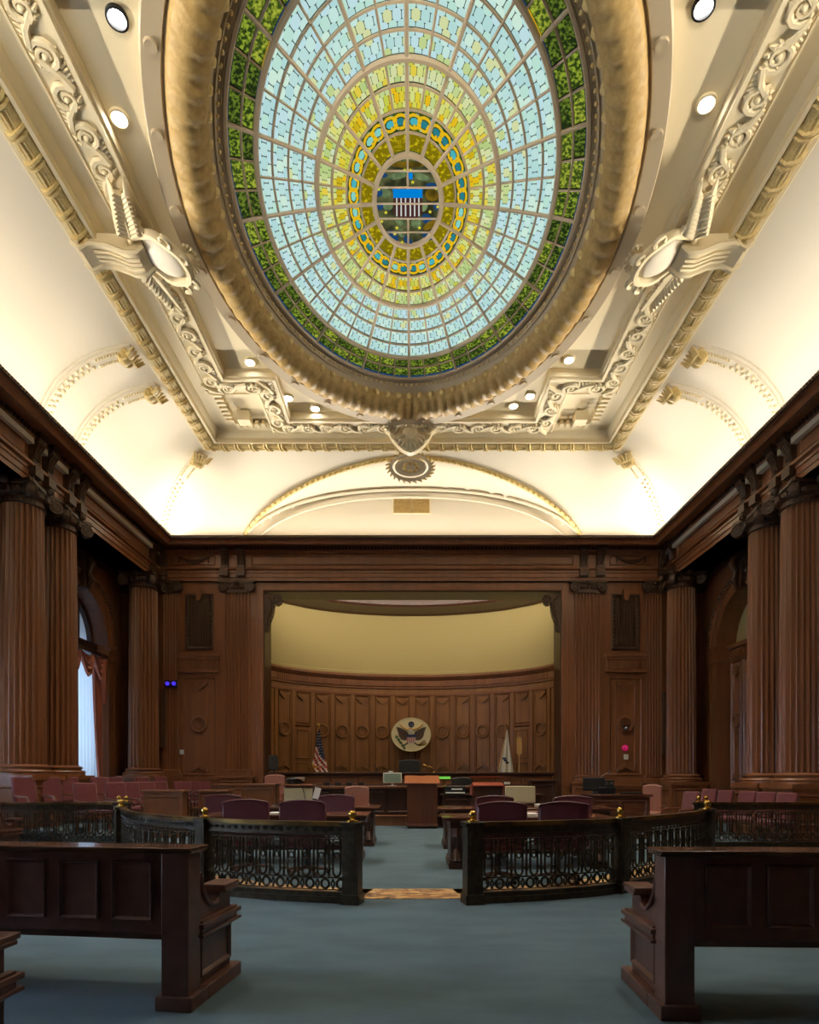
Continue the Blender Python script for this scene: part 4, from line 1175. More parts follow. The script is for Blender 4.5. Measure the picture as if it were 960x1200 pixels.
for sx in (-1,1):
    sd = pil_names[sx]
    G0 = (sx*.665, 6.6); G1 = (sx*2.52, 7.25); G2 = (sx*(4.86 if sx < 0 else 4.62), 9.95 if sx < 0 else 9.35)
    ctrl = [G0, (sx*1.6, 6.82), G1, (sx*3.85, 8.35), G2]
    pp = arc_path(ctrl, 8); tr = Track(pp)
    t = thing('courtroom_railing', 'curved bronze railing with ball finials, on the %s of the centre gateway' % sd, 'railing', (G1[0],G1[1],0), group='railings of the well')
    cum1 = tr.c[16]
    a0 = math.atan2((pp[1]-pp[0]).y, (pp[1]-pp[0]).x); a1 = math.atan2((pp[17]-pp[15]).y,(pp[17]-pp[15]).x); a2 = math.atan2((pp[-1]-pp[-2]).y,(pp[-1]-pp[-2]).x)
    post(t, G0[0], G0[1], a0, 1, .18); post(t, G1[0], G1[1], a1, 1); post(t, G2[0], G2[1], a2, 2)
    panel(t, tr, .09, cum1-.08); panel(t, tr, cum1+.08, tr.L-.13)
    # low straight rail in front of the side seats
    D = 11.7; x0 = sx*5.68; x1 = sx*8.7
    t = thing('straight_railing', 'straight bronze railing in front of the burgundy seats at %s' % sd, 'railing', (x0, D, 0), group='railings of the well')
    pp = [Vector((x0+(x1-x0)*i/10, D)) for i in range(11)]; tr = Track(pp)
    post(t, x0, D, 0, 2); panel(t, tr, .15, tr.L)
    # patterned carpet border that follows the railing
    inner = []; pp = arc_path(ctrl, 8); tr = Track(pp); b = MB(); rows = []
    sg = sx
    for i in range(41):
        q = tr.L*i/40; rows.append([tr.at(q,.006,sg*.22), tr.at(q,.006,sg*.82)])
    b.loft(rows, cu=False)
    b.build('carpet_border_left' if sx < 0 else 'carpet_border_right', STRIP, smooth=0)
    o = bpy.data.objects['carpet_border_left' if sx < 0 else 'carpet_border_right']; o.name = 'carpet_border'
    tag(o, 'tan leaf-patterned carpet border behind the %s curved railing' % sd, 'carpet border', 'carpet borders')
b = MB(); b.box(-.66,.66,6.83,7.42,.0,.006); b.box(-.92,-.66,6.9,7.46,.0,.006); b.box(.66,.92,6.9,7.46,.0,.006); tag(b.build('carpet_border', STRIP, smooth=0), 'tan leaf-patterned carpet border crossing the centre gateway', 'carpet border', 'carpet borders')

# ---- pews
def pew(x, y, rz, side, L, label):       # origin: foot of the back post at the aisle end; side -1: runs to the left
    t = thing('wooden_pew', label, 'pew', (x,y,0), rz, 'dark wooden pews')
    s = side
    def X(a, b_): return sorted((s*a, s*b_))
    # aisle end: back post, scooped armrest panel, plinth
    a, c = X(0,.17)
    bx('back_post', PEW, t, [(a,c,0,.16,.0,.97)])
    b = MB(); poly = [(.14,.09),(.66,.09),(.66,.62),(.50,.62),(.47,.585),(.42,.565),(.36,.57),(.29,.61),(.23,.69),(.19,.80),(.17,.93),(.14,.93)]
    a2, c2 = X(.03,.13); b.xprism(poly, a2, c2)
    e = b.build('end_panel', PEW, t, world=False, bevel=.006)
    m = MB(); a3, c3 = X(-.012,.03); m.box(a3,c3,.16,.68,.42,.50); a3, c3 = X(-.03,.03); m.box(a3,c3,.14,.71,.455,.485)
    m.box(a3,c3,.14,.71,.40,.42)
    m.m = Matrix.Rotation(-s*PI/2 if False else (PI/2 if s<0 else -PI/2),4,'Z')
    # recessed panel frame on the outside face
    m.m = Matrix.Translation((s*.03,.41,0)) @ Matrix.Rotation(PI/2 if s < 0 else -PI/2,4,'Z'); m.frame(-.22,.22,.14,.39,0,.03,.025)
    m.m = Matrix(); m.tube([(s*.02,.47,.585),(s*.02,.42,.56),(s*.02,.36,.565),(s*.02,.29,.605),(s*.02,.23,.685),(s*.02,.19,.80)], .014, 6)
    m.build('end_moulding', PEW, e, world=False, bevel=.003)
    a4, c4 = X(-.03,.2); bx('plinth', PEW, t, [(a4,c4,-.02,.2,0,.09), (X(-.03,.16)[0],X(-.03,.16)[1],.2,.71,0,.09)])
    a5, c5 = X(-.02,.15); bx('armrest', PEW, t, [(a5,c5,.46,.70,.645,.675),(a5*.98,c5*.98,.48,.68,.62,.645)])
    # far end support
    a6, c6 = X(L-.15,L); bx('back_post', PEW, t, [(a6,c6,0,.16,0,.97)]); bx('end_panel', PEW, t, [(a6,c6,.16,.68,0,.6)])
    a7, c7 = X(.1,L-.1)
    bx('backrest', PEW, t, [(a7,c7,.03,.09,.45,.97)])
    B = t.children[-1]
    m = MB(); n = int(L/.37)
    for i in range(n):
        q0 = .24+i*(L-.4)/n; q1 = q0+(L-.4)/n-.09; aa, cc = X(q0,q1); m.frame(aa,cc,.53,.89,.031,.022,.018)
    m.build('back_moulding', PEW, B, world=False)
    bx('seat', PEW, t, [(a7,c7,.08,.6,.40,.445)])
    a8, c8 = X(-.03,L); b = MB(); b.box(a8,c8,-.025,.2,.955,.975); b.box(a8,c8,-.01,.18,.94,.955); b.build('top_rail', PEWT, t, world=False, bevel=.004)
PEWT = mat('pew_cap_wood', srgb(96,66,46), .24, col2=srgb(74,48,34), scale=(2,9,9), coat=.3)
pew(-1.335, 3.55, -math.radians(7), -1, 3.2, 'dark wooden pew in the left foreground, seen whole from behind')
pew(1.45, 3.43, math.radians(-2), 1, 3.2, 'dark wooden pew in the right foreground, seen from behind')
pew(-1.9, 2.1, -math.radians(4), -1, 2.6, 'dark wooden pew end cut off at the bottom left edge')
pew(-6.9, 9.85, 0, -1, 1.6, 'dark wooden pew end at the far left before the straight railing')

# ---- chairs
def leg4(t, m, pts, r=.022):
    for p in pts:
        b = MB(); b.tube([(p[0],p[1],0),(p[0]*.94,p[1]*.94,.22),(p[0],p[1],.4)], [r*.7,r*.9,r*1.1], 8); b.build('leg', m, t, world=False)
def cushion(name, m, t, c, d, rot=0, r=.035):
    b = MB(); b.m = Matrix.Translation(c) @ Matrix.Rotation(rot,4,'X'); b.cbox((0,0,0), d); return b.build(name, m, t, world=False, bevel=r)
def arm_chair(name, label, group, m=JURY, loc=(0,0,0), rz=0):   # faces -y
    t = thing(name, label, 'armchair', loc, rz, group)
    cushion('seat', m, t, (0,0,.44), (.54,.52,.1)); 
    cushion('backrest', m, t, (0,.27,.78), (.50,.09,.58), -.16)
    for s in (-1,1):
        b = MB(); b.tube([(s*.28,-.2,.42),(s*.29,-.26,.56),(s*.29,-.2,.66),(s*.28,.05,.67),(s*.25,.27,.70)], [.02,.022,.026,.024,.02], 8); b.build('armrest', CHW, t, world=False)
    leg4(t, CHW, [(-.24,-.22),(.24,-.22),(-.23,.22),(.23,.22)])
    bx('seat_frame', CHW, t, [(-.27,.27,-.25,.25,.36,.4)])
    return t
CHW = mat('chair_frame_wood', srgb(112,66,42), .35)
def counsel_chair(label, loc, rz, m=LEATH, name='counsel_chair', top=1.08, w=.64, grp='high-backed counsel chairs'):   # faces +y
    t = thing(name, label, 'office chair', loc, rz, grp)
    b = MB(); n = 16; front = []
    h = top
    poly = [(-w/2,.50)]+[(-w/2, h-.07), (-w/2+.02,h-.035)]+[(-w/2+.04+(w-.08)*i/12, h-.035+.035*math.sin(PI*i/12)**.8) for i in range(1,12)]+[(w/2-.02,h-.035),(w/2,h-.07),(w/2,.50)]
    b.plate(poly, -.33, -.23); b.build('backrest', m, t, world=False, bevel=.02)
    b = MB(); b.tube([(x,-.33,z) for x,z in poly[1:-1]], .012, 6); b.build('piping', m, t.children[-1], world=False)
    cushion('seat', m, t, (0,0,.48), (.58,.56,.13), 0, .04)
    for s in (-1,1):
        b = MB(); b.box(s*.31-.03,s*.31+.03,-.25,.18,.66,.71); b.box(s*.31-.02,s*.31+.02,.0,.06,.48,.66); b.build('armrest', m, t, world=False, bevel=.015)
    b = MB(); b.tube([(0,0,.1),(0,0,.42)], .03, 10); b.build('pillar', BLKP, t, world=False)
    for k in range(5):
        a = 2*PI*k/5+.3; b = MB(); b.tube([(0,0,.12),(.3*math.cos(a),.3*math.sin(a),.07)], [.03,.02], 6); b.build('leg', CHW, t, world=False)
        c = MB(); c.sphere((.3*math.cos(a),.3*math.sin(a),.032), .031, 8, 6); c.build('caster', BLKP, t.children[-1], world=False)
    return t
def px(x, d): return (x-483.5)/700*d
first = counsel_chair('burgundy leather chair at left near table, left one', (px(293,8.7), 8.7, 0), .08, top=1.075)
for lab, x, d, rz, tp in (('burgundy leather chair at left near table, nearest the gateway',360,8.5,-.04,0),('burgundy leather chair at left far table, left one',266,11.0,.1,0),('burgundy leather chair at left far table, nearest the aisle',399,10.9,-.1,0),
        ('burgundy leather chair at right near table, nearest the gateway',584,7.95,.03,0),('burgundy leather chair at right near table, right one',655,7.95,-.03,0),('burgundy leather chair at right far table, nearest the aisle',576,10.3,.05,0),('burgundy leather chair at right far table, right one',667,10.3,-.06,0)):
    dup(first, (px(x,d), d, 0), rz, lab)

# ---- counsel tables
def table(label, x0, x1, y0, y1, h=.79):
    cx, cy = (x0+x1)/2, (y0+y1)/2; W = (x1-x0)/2; D = (y1-y0)/2
    t = thing('counsel_table', label, 'table', (cx,cy,0), 0, 'long counsel tables')
    bx('tabletop', TABW, t, [(-W,W,-D,D,h-.035,h),(-W+.02,W-.02,-D+.02,D-.02,h-.06,h-.035)], .008)
    bx('apron', WOODD, t, [(-W+.12,W-.12,-D+.1,D-.1,h-.17,h-.06)])
    for s in (-1,1):
        b = MB(); X = s*(W-.22)
        b.box(X-.09,X+.09,-D+.14,D-.14,.12,h-.16)
        b.box(X-.12,X+.12,-D+.06,D-.06,0,.1); b.box(X-.11,X+.11,-D+.1,D-.1,.1,.14)
        for e in (-1,1):
            b.tube([(X,e*(D-.12),h-.18),(X,e*(D-.1),.5),(X,e*(D-.18),.3),(X,e*(D-.1),.1)], [.07,.085,.05,.08], 8)
        b.build('leg', WOODD, t, world=False, bevel=.008)
    bx('stretcher', WOODD, t, [(-W+.2,W-.2,-.05,.05,.18,.26)])
    return t
table('long wooden table on the left of the aisle, nearer the railing', -3.4, -.72, 9.45, 10.45)
table('long wooden table on the left of the aisle, nearer the judge', -4.4, -.67, 11.9, 12.9)
table('long wooden table on the right of the aisle, nearer the railing', .45, 3.06, 8.95, 9.95)
table('long wooden table on the right of the aisle, nearer the judge', .5, 3.95, 11.45, 12.45)

# ---- bench complex
jb = thing('judge_bench', 'long dark mahogany judge bench across the apse opening', 'bench', (0,18.9,0))
bx('body', WOOD, jb, [(-4.35,4.35,-.3,.35,0,1.45)], .01)
bx('top', WOODD, jb, [(-4.45,4.45,-.42,.5,1.47,1.53),(-4.4,4.4,-.36,.4,1.42,1.47)], .01)
b = MB()
for k in range(10): x = -4.2+k*.85; b.frame(x,x+.75,.75,1.38,-.3,.04,.03)
b.build('front_panels', WOOD, jb, world=False)
bx('niche_shelf', WOODD, jb, [(-4.3,4.3,-.46,-.3,1.12,1.16)], .006)
cb = thing('clerk_desk', 'lower dark clerk desk in front of the judge bench, behind the lectern', 'desk', (0,17.35,0))
bx('body', WOODD, cb, [(-3.2,3.2,-.2,.3,.0,1.05)], .01)
bx('desktop', WOOD, cb, [(-3.3,3.3,-.34,.42,1.08,1.13),(-3.25,3.25,-.28,.36,1.04,1.08)], .008)
bx('foot_ledge', WOOD, cb, [(-3.3,3.3,-.38,-.2,0,.28),(-3.3,3.3,-.44,-.2,.26,.30)], .008)
b = MB()
for k in range(8): x = -3.1+k*.79; b.frame(x,x+.7,.38,.98,-.2,.04,.03)
b.build('front_panels', WOODD, cb, world=False)
# small boxes in the niche of the bench
for i, x in enumerate((384,397,410,424,600)):
    t = tag(bx('desk_speaker', BEIG2 if i == 4 else BLKP, None, [(-.09,.09,-.06,.06,0,.1)], .01), 'small %s box on the shelf below the judge bench, %s' % ('pale grey' if i == 4 else 'dark', ('leftmost of four','second from the left','third from the left','fourth from the left','right of the red lectern')[i]), 'speaker', 'small boxes on the bench shelf')
    t.location = (px(x,17.6), 17.45 if i != 4 else 18.5, 1.13 if abs(px(x,17.6)) < 3.2 else 1.16)
# dark flanking desks
def desk(label, x0, x1, y0, y1, h, m=WOOD, name='panelled_desk', plat=0):
    cx, cy = (x0+x1)/2, (y0+y1)/2; W = (x1-x0)/2; D = (y1-y0)/2
    t = thing(name, label, 'desk', (cx,cy,0))
    bx('body', m, t, [(-W,W,-D,D,0,h-.05),(-W-.02,W+.02,-D-.02,D+.02,0,.12)], .008)
    bx('top', m, t, [(-W-.05,W+.05,-D-.05,D+.05,h-.05,h)], .008)
    b = MB(); n = max(1, round(2*W/.7))
    for k in range(n):
        a = -W+.06+k*(2*W-.08)/n; b.frame(a, a+(2*W-.08)/n-.06, .22, h-.14, -D, .035, .025)
    b.build('front_panels', m, t, world=False)
    return t
desk('wooden jury box front with raised panels beside the left seats', px(168,13.6), px(214,13.6), 13.6, 13.9, 1.09, name='jury_box')
desk('wooden panelled desk between jury seats and left column base', px(233,15), px(266,15), 15, 15.5, 1.06)
desk('wooden witness box left of the bench with a rose chair', px(249,16.6), px(322,16.6), 16.6, 17.2, 1.2, name='witness_box')
desk('wooden clerk desk at the right, carrying black equipment', px(694,13.4), px(762,13.4), 13.4, 14.1, 1.0, TABW)
desk('dark reporter desk below the red lectern, right of the bench', px(520,15.9), px(640,15.9), 16.3, 16.9, .92, WOODD)
desk('dark side desk between right flag and right pier', px(622,17.2), px(650,17.2), 17.1, 17.6, 1.3, WOODD)
t = thing('iron_gate', 'small dark ornamental gate beside the jury box', 'gate', (px(224,13.9), 13.9, 0))
tr = Track([Vector((px(216,13.9),13.9)), Vector((px(232,13.9),13.9))]); 
def grid_gate():
    b = MB(); L = tr.L
    for z in (.1,.2,.95,1.05): b.tube([tr.at(0,z),tr.at(L,z)], .014, 5)
    for k in range(5): b.tube([tr.at(L*k/4,.05),tr.at(L*k/4,1.06)], .01, 5)
    for k in range(4): b.tube([tr.at(L*(k+.5)/4+.03*math.cos(a), .58+.3*math.sin(a)) for a in [2*PI*i/12 for i in range(12)]], .008, 4, closed=True)
    b.build('gate_ironwork', IRON, t)
grid_gate()

# ---- lectern
lx, ly = px(494.5,16.55), 16.3
t = thing('tall_lectern', 'tall wooden lectern with slanted orange top in the centre aisle', 'lectern', (lx,ly,0))
bx('body', LECT, t, [(-.41,.41,-.25,.25,.07,1.2)], .01)
bx('base', LECT, t, [(-.43,.43,-.28,.28,.05,.12)], .01)
b = MB(); b.xprism([(-.33,1.20),(-.33,1.23),(.3,1.43),(.3,1.2)], -.475, .475); b.build('slanted_top', LTOP, t, world=False, bevel=.008)
b = MB(); b.cbox((-.02,.27,1.43),(.2,.05,.02)); b.build('clip', STEEL, t, world=False)
for x in (-.36,.36):
    for y in (-.2,.2): b = MB(); b.sphere((x,y,.03),.03,8,6); b.build('caster', BLKP, t, world=False)
# red reading desk
t = thing('reading_lectern', 'red-brown reading lectern with open slanted shelf, right of the bench', 'lectern', (px(571,15.4),15.4,0))
b = MB()
for s in (-1,1): b.box(s*.40-.02,s*.40+.02,-.2,.22,.92,1.2)
b.build('side', REDW, t, world=False)
b = MB(); b.xprism([(-.24,1.15),(-.24,1.18),(.02,1.25),(.02,1.22)], -.38, .38); b.build('shelf', REDW, t, world=False, bevel=.005)
b = MB(); b.box(-.46,.46,.2,.26,1.38,1.41); b.build('top_ledge', REDW, t, world=False)
bx('body', WOODD, t, [(-.38,.38,-.18,.2,0,1.15)])
# evidence lectern with beige panel
t = thing('evidence_lectern', 'wooden evidence lectern with a beige front panel, left of the aisle', 'lectern', (px(353,13.8),13.8,0))
bx('body', WOODD, t, [(-.34,.44,-.2,.3,0,1.18)], .008)
bx('top', WOOD, t, [(-.42,.3,-.26,.34,1.18,1.22)], .006)
bx('beige_panel', BEIGE, t, [(-.35,.3,-.22,-.2,.6,1.14)], .004)
b = MB(); b.m = Matrix.Translation((.40,-.24,1.02)) @ Matrix.Rotation(.25,4,'Y'); b.box(-.07,.07,-.005,.005,-.13,.13); b.build('notice_paper', PAPER, t, world=False)
b = MB(); b.tube([(.05,-.235,1.2),(.12,-.24,1.0),(.16,-.235,.7)], .008, 6); b.build('cable', BLKP, t, world=False)
# document camera on it
t = thing('document_camera', 'black document camera with white sheet on the evidence lectern', 'document camera', (px(346,13.8),13.85,1.22))
b = MB(); b.lathe([(.02,.0),(.2,.02),(.22,.12),(.16,.16),(.02,.17)], 0, 0, 18); b.build('housing', BLKP, t, world=False)
b = MB(); b.m = Matrix.Rotation(-.5,4,'X') @ Matrix.Translation((.12,-.2,.02)); b.prism([(-.1,-.08),(.14,-.1),(.1,.1),(-.06,.08)], .0, .006); b.build('sheet', PAPER, t, world=False)
# microphone on the far left table
def mic(label, x, y, z, h=.38, bend=.0, name='gooseneck_microphone', m=BLKP):
    t = thing(name, label, 'microphone', (x,y,z)); b = MB(); b.lathe([(.02,0),(.07,0),(.06,.025),(.015,.03)],0,0,14,cap=True); b.build('base', m, t, world=False)
    b = MB(); b.tube([(0,0,.02),(0,0,h*.6),(bend*.5,0,h*.9),(bend,0,h)], .008, 6); b.build('gooseneck', m, t, world=False)
    b = MB(); b.sphere((bend,0,h),.022,8,6); b.build('head', BLKP, t, world=False); return t
mic('thin black microphone standing on the far left table', px(324,12.5), 12.5, .79, .45)
mic('small gooseneck microphone on the judge bench, left of the black chair', px(440,18.3), 18.85, 1.53, .22, -.06)
# monitors
def monitor(label, x, y, z, w, h, m, sm, rz=0, foot=True):
    t = thing('flat_monitor', label, 'monitor', (x,y,z), rz)
    b = MB(); b.m = Matrix.Rotation(-.12,4,'X'); b.box(-w/2,w/2,-.03,.03,.08,.08+h); b.build('casing', m, t, world=False, bevel=.015)
    b = MB(); b.m = Matrix.Rotation(-.12,4,'X'); b.box(-w/2+.03,w/2-.03,-.034,-.03,.11,.05+h); b.build('screen', sm, t.children[-1], world=False)
    b = MB(); b.box(-.03,.03,0,.05,.0,.14); b.box(-.12,.12,-.06,.1,0,.015); b.build('stand', m, t, world=False, bevel=.005)
    return t
monitor('grey-green monitor on the clerk desk just left of the tall lectern', px(460,17.15), 17.15, 1.13, .54, .3, BEIG2, SCRN, .08)
monitor('beige monitor back standing on the right far table', px(610,11.9), 11.9, .79, .60, .34, BEIGE, BEIGE, 0)
monitor('black monitor standing at the left end of the judge bench', px(316,18.3), 18.85, 1.53, .3, .46, BLKP, BLKP, .5)
monitor('black monitor on the right clerk desk, left of the audio boxes', px(696,13.55), 13.5, 1.0, .5, .3, BLKP, BLKP, -.1)
# printer
t = thing('desktop_printer', 'black printer with white paper tray on the reporter desk', 'printer', (px(533,16.45),16.5,.92))
bx('casing', BLKP, t, [(-.3,.3,-.16,.2,0,.22)], .02); bx('paper_tray', PAPER, t, [(-.26,.26,-.3,-.16,.02,.05),(-.1,.2,-.17,-.16,.12,.15)], .004)
# banker's lamp
t = thing('desk_lamp', 'green-shaded desk lamp on the clerk desk right of the lectern', 'lamp', (px(521.5,17.3),17.3,1.13))
b = MB(); b.lathe([(.01,0),(.08,0),(.07,.02),(.012,.03),(.012,.24)],0,0,14); b.build('stem', BRASS, t, world=False)
b = MB(); b.xprism([(-.07,.2),(-.05,.27),(.05,.27),(.07,.2)], -.16, .16); b.build('lamp_shade', GREEN, t, world=False, bevel=.015)
# brass bench lamp
t = thing('brass_lamp', 'brass swing-arm lamp on the judge bench right of the black chair', 'lamp', (px(508,18.9),18.9,1.53))
b = MB(); b.tube([(.03,0,0),(.0,0,.12),(-.12,0,.2),(-.24,0,.17)], .012, 8); b.lathe([(.06,0),(.05,.02),(.01,.03)],.03,0,12,cap=True); b.build('arm', BRASS, t, world=False)
b = MB(); b.tube([(-.32,0,.23),(-.2,0,.2)], [.05,.03], 10); b.build('lamp_shade', BRASS, t, world=False, bevel=.004)
# items on bench
def flat_item(name, label, cat, x, y, z, d, m, rz=0, grp=None):
    o = bx(name, m, None, [(-d[0]/2,d[0]/2,-d[1]/2,d[1]/2,0,d[2])], .003); o.location = (x,y,z); o.rotation_euler = (0,0,rz); tag(o, label, cat, grp); return o
flat_item('paper_stack', 'white paper stack on the judge bench left of the chair', 'papers', px(457,18.3), 18.85, 1.53, (.14,.1,.045), PAPER, .2)
flat_item('paper_stack', 'white papers on the right near table between the two chairs', 'papers', px(619,9.3), 9.3, .79, (.3,.3,.04), PAPER, .1)
flat_item('file_folder', 'pink file folder on the right near table under the beige monitor view', 'folder', px(620,9.65), 9.65, .79, (.32,.22,.05), TANR, 0)
flat_item('paper_stack', 'white papers at the far edge of the right far table', 'papers', px(636,12.2), 12.2, .79, (.3,.2,.05), PAPER, 0)
flat_item('paper_stack', 'white papers on the left near table between the chairs', 'papers', px(327,9.7), 9.7, .79, (.28,.3,.03), PAPER, .1)
# judge chair and clerk chair
def backed(label, x, d, z, w, top, m, rz=PI, name='judge_chair'):
    return counsel_chair(label, (x,d,z), rz, m, name, top, w, 'chairs on the dais')
t = backed('black leather judge chair behind the bench under the seal', px(480,20.2), 20.2, FL*u+EYE+16*u, .72, 1.55, BLACK)
t = backed('black leather chair behind the clerk desk right of the green lamp', px(542,18.1), 18.1, 0, .62, 1.38, BLACK, name='clerk_chair')
t = backed('dusty rose chair behind the witness box at the left pier', px(318.5,17.5), 17.6, .2, .58, 1.26, TANR, name='witness_chair')
t = backed('dusty rose chair facing us between left far table and clerk desk', px(417,14.6), 14.6, 0, .60, 1.16, TANR, name='clerk_chair')
t = backed('dusty rose chair behind the right clerk desk', px(761,14.6), 14.6, 0, .45, 1.2, TANR, name='clerk_chair'); t.rotation_euler = (0,0,PI*.8)

# ---- jury seats: one kind, individually placed
J = None
def jury(x, y, z, rz, label, grp):
    global J
    if J is None: J = arm_chair('jury_armchair', label, grp, JURY, (x,y,z), rz); return J
    return dup(J, (x,y,z), rz, label, grp)
pl = bx('jury_platform', CARPET, None, [(-7.9,-7.02,11.95,18.6,0,.32)], .01); tag(pl, 'higher carpeted platform under the back row of left seats', 'platform')
pl = bx('jury_platform', CARPET, None, [(-7.0,-5.9,12.2,13.5,0,.2),(-7.0,-6.2,13.5,18.6,0,.2),(-6.2,-5.85,16.1,18.6,0,.2)], .01); tag(pl, 'lower carpeted platform under the front row of left seats', 'platform')
pl = bx('witness_platform', CARPET, None, [(px(300,17.6),px(338,17.6),17.25,18.1,0,.2)], .01); tag(pl, 'low platform behind the witness box', 'platform')
GL1 = 'burgundy armchairs along the left side'
back = [(-7.78,12.27,'first from the left edge'),(-7.68,13.0,'second from the left edge'),(-7.7,13.75,'third, below the drape'),(-7.32,14.35,'fourth, half hidden below the drape'),(-7.65,15.05,'fifth, right of the drape'),(-7.65,15.8,'sixth, right of the drape'),(-7.55,17.2,'seventh, under the loudspeaker'),(-7.4,18.1,'eighth and last, by the far pilaster')]
for x, d, w in back:
    jury(x, d, .32, PI/2-.35, 'burgundy armchair of the back row on the left, '+w, GL1)
front = [(-6.7,12.55,'nearest the straight railing'),(-6.65,13.75,'second, beside the jury box'),(-6.65,14.45,'third, beside the jury box'),(-6.63,15.3,'fourth, above the jury box'),(-6.62,16.05,'fifth, above the jury box')]
for x, d, w in front:
    jury(x, d, .2, PI/2-.5, 'burgundy armchair of the front row on the left, '+w, GL1)
for x, d, w in ((-6.33,16.75,'left'),(-6.31,17.45,'middle'),(-6.25,18.15,'right')):
    jury(x, d, .2, PI/2-.8, 'burgundy armchair by the far left pilaster, %s of three' % w, GL1)
GR1 = 'burgundy armchairs along the right side'
for x, d, rz, w in ((5.95,13.3,-PI/2+.2,'first, in profile left of the ball finials'),(7.4,15.4,-PI/2+.2,'second, behind the double finials'),(7.95,16.4,-PI/2+.4,'in the back row behind the double finials'),(7.4,14.6,-PI/2+.2,'third, right of the double finials'),(7.4,13.65,-PI/2+.2,'first of three behind the straight railing'),(7.4,12.92,-PI/2+.2,'second of three behind the straight railing'),(7.4,12.2,-PI/2+.2,'third of three behind the straight railing')):
    jury(x, d, 0, rz, 'burgundy armchair on the right, '+w, GR1)

# ---- flags, oar, seal
def flag(label, x, d, m0, kind):
    z0 = FL*u+EYE+16*u
    t = thing('standing_flag', label, 'flag', (x,d,z0))
    b = MB(); b.tube([(0,0,.0),(0,0,2.72)], .016, 8); b.lathe([(.16,0),(.16,.04),(.05,.1),(.02,.12)],0,0,18,cap=True); b.build('pole', BRASS, t, world=False)
    b = MB()
    if kind == 'us':
        b.sphere((0,0,2.79),.05,8,6); b.sphere((0,-.01,2.88),.045,8,6,(1,.8,1.3))
        for s in (-1,1): b.tube([(0,0,2.84),(s*.08,0,2.93),(s*.1,0,2.84)], [.035,.025,.01], 6)
    else: b.lathe([(.0,2.98),(.03,2.86),(.015,2.76),(.03,2.74)],0,0,10)
    b.build('finial', BRASS, t, world=False)
    # cloth: rows down, folds across
    rows = []; nr = 26; nc = 36
    b = MB()
    prof = [(0,-.02,.04),(.1,-.07,.06),(.3,-.12,.14),(.5,-.17,.22),(.62,-.26,.28),(.8,-.08,.34),(1,.02,.38)] if kind == 'us' else [(0,-.02,.03),(.15,-.08,.06),(.4,-.2,.14),(.65,-.3,.22),(.85,-.34,.28),(1,-.06,.3)]
    def lim(q):
        for i in range(len(prof)-1):
            a, c = prof[i], prof[i+1]
            if a[0] <= q <= c[0]: f = (q-a[0])/(c[0]-a[0]); return a[1]+(c[1]-a[1])*f, a[2]+(c[2]-a[2])*f
        return prof[-1][1:]
    H = 2.0
    for j in range(nr+1):
        q = j/nr; l, r = lim(q); row = []
        for i in range(nc+1):
            f = i/nc; xx = l+(r-l)*f
            row.append((xx, -.03-.05*math.sin(f*PI*5+q*1.5)*(.3+q), 2.68-H*q - (.0 if kind=='us' else 0)))
        rows.append(row)
    n = nc+1
    for j in range(nr):
        for i in range(nc):
            f = (i+.5)/nc; q = (j+.5)/nr
            if kind == 'us':
                st = int((q*1.0+f*.0-f*.34+.34)*15)
                can = q < .40+.14*f and (q < .30 or f > .45)
                ci = 2 if can else (st % 2)
                if (q > .62 and i < 2 and q < .8) or (.60 < q-.22*f < .635 and f < .5): ci = 3
            else:
                ci = 1
                if i < 2 or j == nr-1: ci = 3
                if .5 < q < .62 and abs(f-(.3+(q-.5)*3)) < .13: ci = 2
                if ((i*7+j*13) % 61) == 0 and q > .3: ci = 3
            b.cur = ci
            b.add([rows[j][i], rows[j][i+1], rows[j+1][i+1], rows[j+1][i]], [(0,1,2,3)])
    b.build('cloth', [REDF, WHTF, BLUF, GOLDF], t, world=False, smooth=60)
    if kind == 'us':
        b = MB()
        for j in range(9):
            for i in range(4):
                q = .06+j*.05; f = .2+.2*i+(.1 if j % 2 else 0); l, r = lim(q)
                if q > .3 and f < .5: continue
                b.sphere((l+(r-l)*f, -.03-.05*math.sin(f*PI*5+q*1.5)*(.3+q)-.008, 2.68-H*q), .014, 5, 4)
        b.build('stars', WHTF, t, world=False, kind='stuff')
    return t
flag('striped national flag draped on a brass pole, left of the seal', px(374,22.0), 22.0, None, 'us')
flag('white state flag with gold fringe draped on a pole, right of the seal', px(594,22.0), 22.0, None, 'ri')
t = thing('upright_oar', 'pale wooden oar standing upright beside the white flag', 'oar', (px(608.5,21.6),21.6,1.17))
b = MB(); b.tube([(0,0,0),(0,0,1.0)], .02, 8); b.build('oar_shaft', OAR, t, world=False)
b = MB(); b.plate([(-.02,1.0),(-.09,1.08),(-.1,1.3),(-.09,1.62),(-.04,1.66),(.04,1.66),(.09,1.62),(.1,1.3),(.09,1.08),(.02,1.0)], -.012, .012); b.build('blade', OAR, t, world=False, bevel=.004)
b = MB(); b.lathe([(.18,0),(.18,.03),(.05,.06)],0,0,16,cap=True); b.build('base', WOODD, t, world=False)

